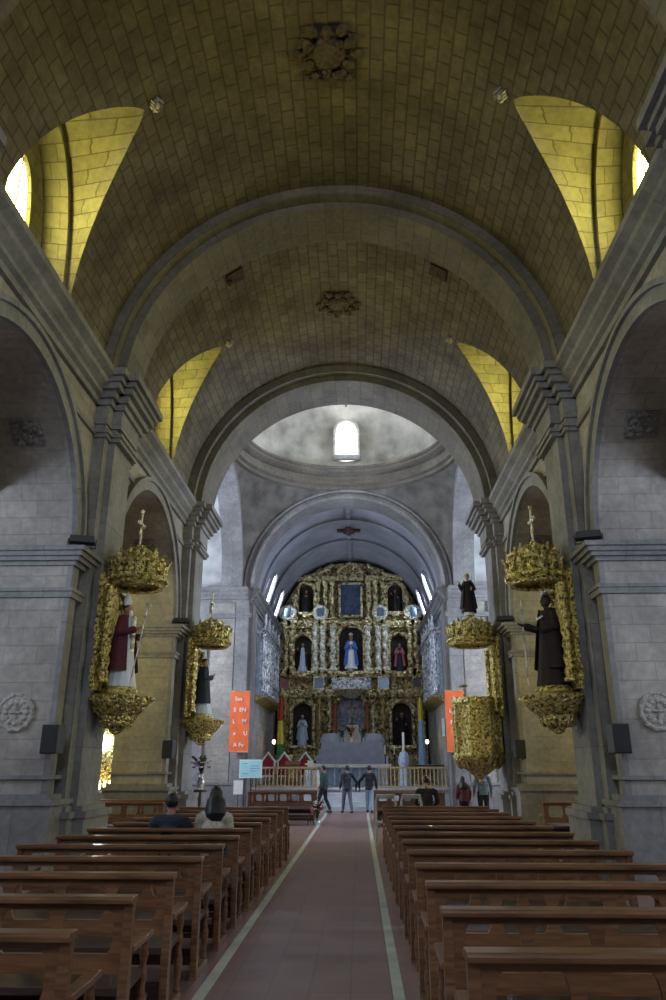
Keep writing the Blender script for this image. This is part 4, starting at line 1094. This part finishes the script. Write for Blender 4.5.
# crucifix with flowers
t = thing('crucifix', 'dark crucifix standing on the high altar above red and orange flowers', 'crucifix', (.08, 38.45, 3.60))
q = M(); q.box(-.03, .03, -.03, .03, .1, 1.15); q.box(-.26, .26, -.03, .03, .78, .85); q.lathe([(.15, 0), (.13, .05), (.05, .12)], n=12); q.build('cross', WOOD2, t)
q = M(); capsule(q, [(0, -.05, .38), (0, -.05, .6), (0, -.05, .8)], [.02, .03, .04], 8); q.tube([(-.22, -.045, .84), (0, -.05, .76), (.22, -.045, .84)], .014, 6); q.ell((0, -.06, .87), .035, 8, 6); q.build('corpus', SKIN, t, True)
FR = plain('red_petals', (.75, .04, .05), .6); FO = plain('orange_petals', (.85, .32, .03), .6); FP = plain('purple_petals', (.30, .16, .45), .6); FW = plain('white_petals', (.7, .68, .6), .6); LEAF = plain('green_leaves', (.03, .08, .02), .6); FPK = plain('pink_petals', (.6, .12, .22), .6)
def bouquet(label, loc, r, h, mats, vase, nf=16, vh=.25, group=None):
    t = thing('flower_arrangement', label, 'flowers', loc, 0, group)
    v_ = M(); v_.lathe([(.07, 0), (.10, vh*.4), (.06, vh*.8), (.09, vh)], n=12); v_.build('vase', vase, t, True)
    lf = M()
    for k in range(14): lf.leaf((0, 0, vh), r*.5, h*random.uniform(.6, 1.), az=random.uniform(0, 2*PI), curl=random.uniform(.2, .8))
    lf.build('leaves', LEAF, t)
    for m in mats:
        f_ = M()
        for k in range(nf):
            a = random.uniform(0, 2*PI); rr = r*math.sqrt(random.random()); z = vh+h*random.uniform(.4, 1)*(1-.3*rr/r)
            for j in range(5):
                f_.ell((rr*math.cos(a)+.02*math.cos(j*1.26), rr*math.sin(a)+.02*math.sin(j*1.26), z), (.022, .022, .016), 6, 4)
        f_.build('blossoms', m, t)
    return t
bouquet('red and orange flowers at the foot of the crucifix on the high altar', (.02, 38.22, 2.77), .2, .6, [FR, FO], WHITE, 16)
bouquet('green and white foliage on the left shoulder of the high altar', (-.42, 38.25, 2.77), .18, .45, [FW], ALT, 6)
bouquet('green foliage on the right shoulder of the high altar', (.62, 38.25, 2.77), .18, .45, [FW], ALT, 5)
bouquet('pink and red flowers hanging at the aisle end of the foremost left pew', (-.88, LROWS[-1]-1.5, .0), .22, .55, [FPK, FW], SILVER, 22, .2)
bouquet('purple flowers in a tall vase on the dark stand by the left far pier', (-3.75, 20.9, 1.12), .28, .45, [FP, FW], SILVER, 26, .4)
t = thing('flower_stand', 'dark tall wooden flower stand at the foot of the left far pier', 'stand', (-3.75, 20.9, 0))
q = M(); q.lathe([(.18, 1.06), (.18, 1.10), (.15, 1.12)], n=16); q.lathe([(.035, .1), (.05, .4), (.03, .6), (.05, .9), (.03, 1.06)], n=10); q.build('column', WOOD2, t)
for k in range(3):
    a = 2*PI*k/3; q = M(); q.tube([(0, 0, .25), (.12*math.cos(a), .12*math.sin(a), .12), (.22*math.cos(a), .22*math.sin(a), .0)], [.02, .02, .025], 6); q.build('leg', WOOD2, t)
# paschal candle on a draped stand
t = thing('paschal_candle_stand', 'tall white paschal candle on a stand wrapped in blue-white cloth right of the steps', 'candle stand', (2.38, 35.0, ZP))
q = M(); q.lathe([(.30, 0), (.26, .1), (.24, .5), (.20, .9), (.26, 1.0), (.22, 1.15), (.17, 1.4), (.1, 1.45)], n=30, fn=lambda r, z, a: r*(1+.07*math.sin(9*a+z*2))); q.build('drape', plain('blue_white_cloth', (.46, .58, .88), .8, 0, 14, .3), t, True)
q = M(); q.lathe([(.09, 1.43), (.09, 1.47), (.05, 1.48)], n=14); q.build('holder', GOLD, t)
q = M(); q.lathe([(.052, 1.47), (.05, 2.25), (.02, 2.27)], n=14); q.build('candle', WHITE, t, True)
for x, nm in ((1.62, 'right'), (2.05, 'second right')):
    t = thing('candlestick', 'slim candle on a tall stick %s' % ('at the right corner of the high altar' if nm == 'right' else 'between the high altar and the paschal candle'), 'candlestick', (x, 36.9, ZP), 0, 'tall candlesticks')
    q = M(); q.lathe([(.12, 0), (.1, .04), (.03, .1), (.02, 1.3), (.06, 1.36)], n=12); q.build('stick', BLACK, t, True)
    q = M(); q.lathe([(.03, 1.36), (.03, 1.75), (.01, 1.76)], n=10); q.build('candle', WHITE, t, True)
# flags
def flag(label, x, y, top, mats, rz=0):
    t = thing('furled_flag', label, 'flag', (x, y, ZP), rz)
    q = M(); q.tube([(0, 0, .05), (0, 0, top-ZP)], .02, 8); q.ell((0, 0, top-ZP+.05), (.04, .04, .09), 8, 6); q.build('pole', GOLDD, t)
    q = M(); q.lathe([(.18, 0), (.16, .06), (.05, .12)], n=14); q.build('base', WOOD2, t)
    n = len(mats); H0 = top-ZP-.15; H1 = .75
    for k, m in enumerate(mats):
        a0, a1 = -PI*.5+2*PI*k/n, -PI*.5+2*PI*(k+1)/n
        za, zb = H0-(H0-H1)*k/n, H0-(H0-H1)*(k+1)/n
        q = M(); r0, r1 = .06+.12*k/n, .06+.12*(k+1)/n
        q.lathe([(r1, zb), (r1*1.02, zb+(za-zb)*.3), (r0, za)], (0, 0, 0), 24, fn=lambda r, z, a: r*(1+.22*math.sin(5*a+z)), cap=True); q.build('cloth_band', m, t, True)
CR = cloth('flag_red', (.55, .05, .04)); CY = cloth('flag_yellow', (.75, .60, .08)); CG = cloth('flag_green', (.06, .22, .08)); CB = cloth('flag_light_blue', (.30, .50, .85)); CWt = cloth('flag_white', (.72, .74, .74))
flag('furled red, yellow and green flag on a pole at the left side of the sanctuary', -3.5, 39.0, 5.1, [CR, CY, CG])
flag('furled light blue flag with yellow top on the right of the sanctuary', 3.5, 39.0, 5.1, [CY, CB, CB])
# small wall lamps by the flags
for s_, nm in ((-1, 'left'), (1, 'right')):
    t = thing('sanctuary_lamp', 'small lit lamp on a stand beside the flag on the %s of the sanctuary' % nm, 'lamp', (s_*3.62, 37.2, ZP))
    q = M(); q.lathe([(.14, 0), (.12, .04), (.02, .08), (.02, 1.75), (.09, 1.8)], n=12); q.build('stand', GOLDD, t)
    q = M(); q.ell((0, 0, 1.93), (.07, .07, .10), 10, 8); q.build('glass_shade', LAMP, t, True)
# sanctuary chairs, white carved frame with red cushions
def throne(x, y, label):
    t = thing('carved_chair', label, 'chair', (x, y, ZP), 0, 'white carved chairs with red upholstery')
    q = M(); q.box(-.30, .30, -.28, .25, .38, .46); q.build('seat_frame', WHITE, t, bevel=.01)
    q = M(); q.box(-.26, .26, -.26, .2, .46, .54); q.build('cushion', plain('red_velvet_%d' % int(x*10), (.22, .012, .02), .7), t, bevel=.02)
    for a, b_ in ((-1, -1), (1, -1), (-1, 1), (1, 1)):
        l = M(); l.tube([(a*.27, b_*.23, .4), (a*.29, b_*.25, .25), (a*.26, b_*.23, 0)], [.035, .028, .03], 8); l.build('leg', WHITE, t, True)
    q = M(); q.prism([(-.24, .55), (.24, .55), (.25, 1.05), (.0, 1.3), (-.25, 1.05)], 'Y', .19, .23); q.build('back_cushion', plain('red_velvet_back_%d' % int(x*10), (.25, .012, .025), .7), t, bevel=.02)
    q = M(); pts = [(-.29, .21, .46), (-.30, .21, 1.05), (-.17, .21, 1.22), (0, .21, 1.42), (.17, .21, 1.22), (.30, .21, 1.05), (.29, .21, .46)]
    q.tube(pts, [.035, .04, .045, .05, .045, .04, .035], 8)
    for p in pts[1:-1]: q.ell(p, .06, 8, 6)
    q.build('back_frame', WHITE, t, True)
    for s_ in (-1, 1):
        a = M(); a.tube([(s_*.29, .2, .75), (s_*.31, -.1, .74), (s_*.29, -.24, .68), (s_*.28, -.2, .46)], .026, 8); a.build('armrest', WHITE, t, True)
    return t
throne(-3.76, 36.1, 'white carved chair with red upholstery, leftmost of three left of the altar'); throne(-3.02, 36.1, 'white carved chair with red upholstery, middle of three left of the altar')
throne(-2.05, 36.1, 'white carved chair with red upholstery, right of the wooden lectern')
t = thing('lectern', 'brown wooden lectern with slanted top between the white and red chairs', 'lectern', (-2.55, 35.5, ZP))
q = M(); q.box(-.28, .28, -.18, .18, 0, .9); q.build('body', WOOD, t, bevel=.01)
q = M(); q.prism([(-.24, .88), (.24, 1.04), (.24, 1.08), (-.24, .92)], 'X', -.34, .34); q.build('slanted_top', WOOD, t, bevel=.006)
q = M(); q.box(-.12, .12, -.19, -.18, .35, .7); q.build('front_panel', GOLDD, t)
t = thing('carved_door', 'small round-topped carved wooden door at the foot of the altarpiece', 'door', (-2.62, 42.12, ZP))
q = M(); q.prism([(-.42, 0), (.42, 0)]+[(.42*math.cos(PI*i/12), 1.3+.42*math.sin(PI*i/12)) for i in range(13)], 'Y', -.04, .05); carve(q, -.3, .3, .1, 1.5, -.05, 40, .04, .08, .03); q.build('leaf', GOLDD, t)
q = M(); q.ell((.3, -.09, .8), .03, 8, 6); q.build('knob', GOLD, t)
t = thing('star_ornament', 'white star-shaped ornament on a small white stand left of the altar', 'ornament', (-1.75, 35.2, ZP))
q = M(); q.lathe([(.14, 0), (.12, .05), (.03, .1), (.025, .72)], n=12); q.build('stand', WHITE, t)
q = M(); q.prism([((.28 if i % 2 == 0 else .14)*math.cos(PI*i/6), .93+(.20 if i % 2 == 0 else .12)*math.sin(PI*i/6)) for i in range(12)], 'Y', -.04, .04); q.build('star', WHITE, t, bevel=.01)
# balustrade in two wings
def balustrade(x0, x1, label):
    t = thing('balustrade', label, 'balustrade', ((x0+x1)/2, 33.65, ZP), 0, 'communion rail'); c = (x0+x1)/2
    q = M(); q.box(x0-c, x1-c, -.07, .07, .74, .82); q.build('handrail', WOODP, t, bevel=.01)
    q = M(); q.box(x0-c, x1-c, -.07, .07, 0, .07); q.build('base_rail', WOODP, t, bevel=.01)
    n = round((x1-x0)/.17)
    for k in range(n+1):
        x = x0-c+.05+(x1-x0-.1)*k/n
        b = M(); b.lathe([(.03, .07), (.035, .12), (.02, .17), (.042, .32), (.04, .42), (.02, .58), (.032, .66), (.03, .74)], (x, 0, 0), 8); b.build('baluster', WOODP, t, True)
balustrade(-4.1, -1.35, 'pale wooden balustrade wing at the left of the altar steps'); balustrade(1.2, 4.1, 'pale wooden balustrade wing at the right of the altar steps')
# white altar cloths hanging behind the rail
for x, nm in ((-1.85, 'left'), (-1.45, 'right')):
    t = thing('draped_stool', 'small stool draped in %s cloth behind the left rail' % ('pale blue' if nm == 'left' else 'white'), 'stool', (x, 34.4, ZP))
    q = M(); q.lathe([(.16, 0), (.15, .3), (.13, .62), (.12, .64)], n=24, fn=lambda r, z, a: r*(1+.08*math.sin(7*a)) if z < .6 else r); q.build('drape', PW_ if nm == 'left' else WHITE, t, True)
    q = M(); q.lathe([(.125, .64), (.125, .68), (.02, .69)], n=16); q.build('seat', WHITE, t, True)
t = thing('keyboard', 'black keyboard on crossed legs behind the right rail', 'keyboard', (3.45, 34.5, ZP))
q = M(); q.box(-.62, .62, -.17, .17, .80, .90); q.build('case', BLACK, t, bevel=.01)
q = M(); q.box(-.56, .56, -.14, -.02, .90, .905); q.build('keys', WHITE, t)
q = M(); q.tube([(-.4, -.1, 0), (.4, .1, .8)], .018, 6); q.tube([(.4, -.1, 0), (-.4, .1, .8)], .018, 6); q.build('stand', BLACK, t)

# ------------------------------------------------------------------ banners, boards
def text(s, size, m, parent, loc, rot, name='lettering'):
    cu = bpy.data.curves.new('t', 'FONT'); cu.body = s; cu.size = size; cu.extrude = .003; cu.offset = .003; cu.align_x = 'CENTER'
    o = bpy.data.objects.new('t', cu); COL.objects.link(o)
    dg = bpy.context.evaluated_depsgraph_get(); me = bpy.data.meshes.new_from_object(o.evaluated_get(dg))
    bpy.data.objects.remove(o); me.materials.clear(); me.materials.append(m)
    n = bpy.data.objects.new(name, me); COL.objects.link(n); n.parent = parent; n.location = loc; n.rotation_euler = rot; return n
def banner(x, lines, label, w=.78, h=2.35, z0=2.22, y=31.25):
    t = thing('hanging_banner', label, 'banner', (x, y, z0))
    q = M(); rows = []
    for k in (0, 1):
        rows = [[(-w/2+w*i/10, .012*math.sin(i*.9+j*.7)+k*.012, h*j/14) for i in range(11)] for j in range(15)]
        q.grid(rows if k == 0 else [r[::-1] for r in rows])
    q.build('cloth', ORANGE, t, True)
    q = M(); q.tube([(-w/2-.03, 0, h), (w/2+.03, 0, h)], .018, 8); q.tube([(0, 0, h), (0, .03, h+.35)], .006, 5); q.build('rod', WOODP, t)
    q = M(); q.tube([(-w/2, 0, 0), (w/2, 0, 0)], .016, 8); q.build('bottom_rod', WOODP, t)
    for (s_, dx, zz) in lines: text(s_, .22, WHITE, t, (dx, -.03, zz), (PI/2, 0, 0))
banner(-4.38, [('Sea', -.06, 1.98), ('S', -.2, 1.55), ('EN', .12, 1.55), ('L', -.22, 1.1), ('M', .2, 1.1), ('e', -.18, .64), ('U', .26, .64), ('A Fe', .0, .2)], 'orange banner with white lettering hanging on the left chancel pier')
banner(4.28, [('A', -.05, 1.98), ('LIM', -.08, 1.5), ('R Li', -.05, 1.05), ('M', .1, .65)], 'orange banner with white lettering hanging on the right chancel pier, behind the pulpit')
t = thing('notice_board', 'light cyan board on a thin stand by the left chancel pier', 'board', (-3.72, 30.2, 0))
q = M(); q.box(-.40, .40, -.02, .02, 1.30, 1.90); q.build('panel', plain('cyan_board', (.38, .72, .78), .4, 0, 2, .12), t, bevel=.01)
q = M(); q.box(-.43, .43, -.015, .03, 1.27, 1.93); q.build('frame', WHITE, t)
q = M(); 
for k, (a, b_) in enumerate(((-.3, -.12), (-.02, .3), (-.02, .34), (-.02, .22), (-.3, -.1))): q.box(a, b_, -.026, -.02, 1.78-.09*k, 1.80-.09*k)
q.build('faint_lines', PG, t)
q = M(); q.tube([(-.25, .03, 0), (-.2, .03, 1.3)], .015, 6); q.tube([(.25, .03, 0), (.2, .03, 1.3)], .015, 6); q.tube([(0, .4, 0), (0, .04, 1.3)], .015, 6); q.build('easel_legs', BLACK, t)
t = thing('paper_notice', 'white paper notice on a low post below the cyan board', 'notice', (-4.05, 29.4, 0))
q = M(); q.box(-.17, .17, -.01, .01, .72, 1.2); q.build('sheet', WHITE, t)
q = M(); q.tube([(0, .02, 0), (0, .02, 1.1)], .015, 6); q.lathe([(.15, 0), (.14, .03), (.02, .04)], n=12); q.build('post', BLACK, t)
framed('small portrait in a white frame low on the right chancel wall', CW_-.03, 34.6, 3.3, .42, .6, PD, WHITE, rz=-PI/2, t=.08)
t = thing('low_bench', 'low backless wooden bench under the seated person in black', 'bench', (2.16, 21.15, 0))
q = M(); q.box(-.7, .7, -.18, .2, .42, .47); q.build('seat', WOOD, t, bevel=.005)
for s_ in (-1, 1): q = M(); q.prism([(-.16, 0), (.18, 0), (.12, .42), (-.1, .42)], 'X', s_*.6-.02, s_*.6+.02); q.build('leg', WOOD, t)
# pale chairs at the front of the right pews
for x, nm in ((1.02, 'left'), (1.62, 'right')):
    t = thing('pale_chair', 'pale grey open-backed chair beside the seated person in black, %s of two' % nm, 'chair', (x, 18.9, 0), 0, 'pale chairs among the right pews')
    q = M(); q.tube([(-.22, 0, 0), (-.23, -.03, .9), (-.2, -.05, 1.06), (.2, -.05, 1.06), (.23, -.03, .9), (.22, 0, 0)], .028, 8); q.box(-.2, .2, -.06, -.03, .98, 1.08); q.build('back_frame', STEP, t, True)
    q = M(); q.box(-.22, .22, 0, .36, .44, .48); q.build('seat', STEP, t, bevel=.01)
    for s_ in (-1, 1): q = M(); q.tube([(s_*.2, .33, 0), (s_*.2, .33, .44)], .022, 8); q.build('leg', STEP, t)

# ------------------------------------------------------------------ lit side altars glimpsed through the arcade
def shrine(x, y, label, kind):
    t = thing('side_shrine', label, 'altar', (x, y, 0))
    q = M(); q.box(-.65, .65, 0, .5, 0, .9); q.box(-.72, .72, -.05, .5, .9, .98); q.build('altar_block', STEP, t, bevel=.01)
    q = M(); q.lathe([(.04, .55), (.1, .62), (.16, .7), (.22, .86), (.42, .98), (.42, 1.06), (.02, 1.06)], (0, -.25, 0), 20); q.build('white_corbel', WHITE, t, True)
    q = M(); q.box(-.7, .7, .3, .5, .98, 3.9); carve(q, -.66, .66, 1.0, 3.85, .29, 120, .05, .11, .05, ok=lambda a, b_: abs(a) > .34 or b_ > 3.4 or b_ < 1.4); q.build('gilded_panel', GOLD, t)
    for s_ in (-1, 1):
        c = M(); c.lathe([(.10, 0), (.07, .1), (.06, 1.9), (.1, 2.05)], (s_*.48, .15, 1.4), 12, fn=lambda r, z, a: r*(1+.2*math.sin(a+z*10))); c.build('column', GOLD, t)
    q = M(); q.ell((0, .2, 2.35 if kind == 'lamp' else 2.9), (.17, .05, .24) if kind == 'lamp' else (.07, .05, .35), 12, 8); q.build('lit_lamp', LAMPW if kind == 'lamp' else LAMP, t, True)
    q = M()
    for k in range(5): q.lathe([(.03, 0), (.028, .22), (.01, .23)], (-.3+.15*k, .0, 1.07), 8)
    q.build('candles', LAMP if kind == 'lamp' else FO, t, True)
shrine(-7.12, 23.0, 'gilded side shrine with a glowing white lamp seen through the left arcade', 'lamp')
shrine(6.78, 23.0, 'gilded side shrine with orange vase and lit panel seen through the right arcade', 'tall')
bouquet('orange flowers in a vase on the side shrine beyond the right arcade', (6.74, 22.62, 1.07), .16, .4, [FO, FR], WHITE, 18)
# ------------------------------------------------------------------ camera and view
cam = bpy.data.cameras.new('camera'); co = bpy.data.objects.new('camera', cam); COL.objects.link(co); sc.camera = co
cam.sensor_fit = 'VERTICAL'; cam.sensor_height = 36; cam.lens = 36*750/1000; cam.clip_start = .05; cam.clip_end = 200
yaw = math.atan(.0332); pit = math.atan(266/750)
co.location = (.42, 0, 1.7); co.rotation_euler = (PI/2+pit, 0, yaw)
wd = bpy.data.worlds.new('sky'); sc.world = wd; wd.use_nodes = True
wd.node_tree.nodes['Background'].inputs[0].default_value = (.5, .65, 1, 1); wd.node_tree.nodes['Background'].inputs[1].default_value = .3
vs_ = sc.view_settings; vs_.view_transform = 'Standard'; vs_.look = 'None'; vs_.gamma = 1; vs_.use_curve_mapping = False
vs_.exposure = EXPO
sc.cycles.use_denoising = True; sc.cycles.max_bounces = 10; sc.cycles.diffuse_bounces = 6; sc.cycles.glossy_bounces = 4
sc.cycles.sample_clamp_indirect = 6

for o in sc.objects:
    if 'label' in o and len(o['label'].split()) > 16: print('LONG', len(o['label'].split()), o['label'])
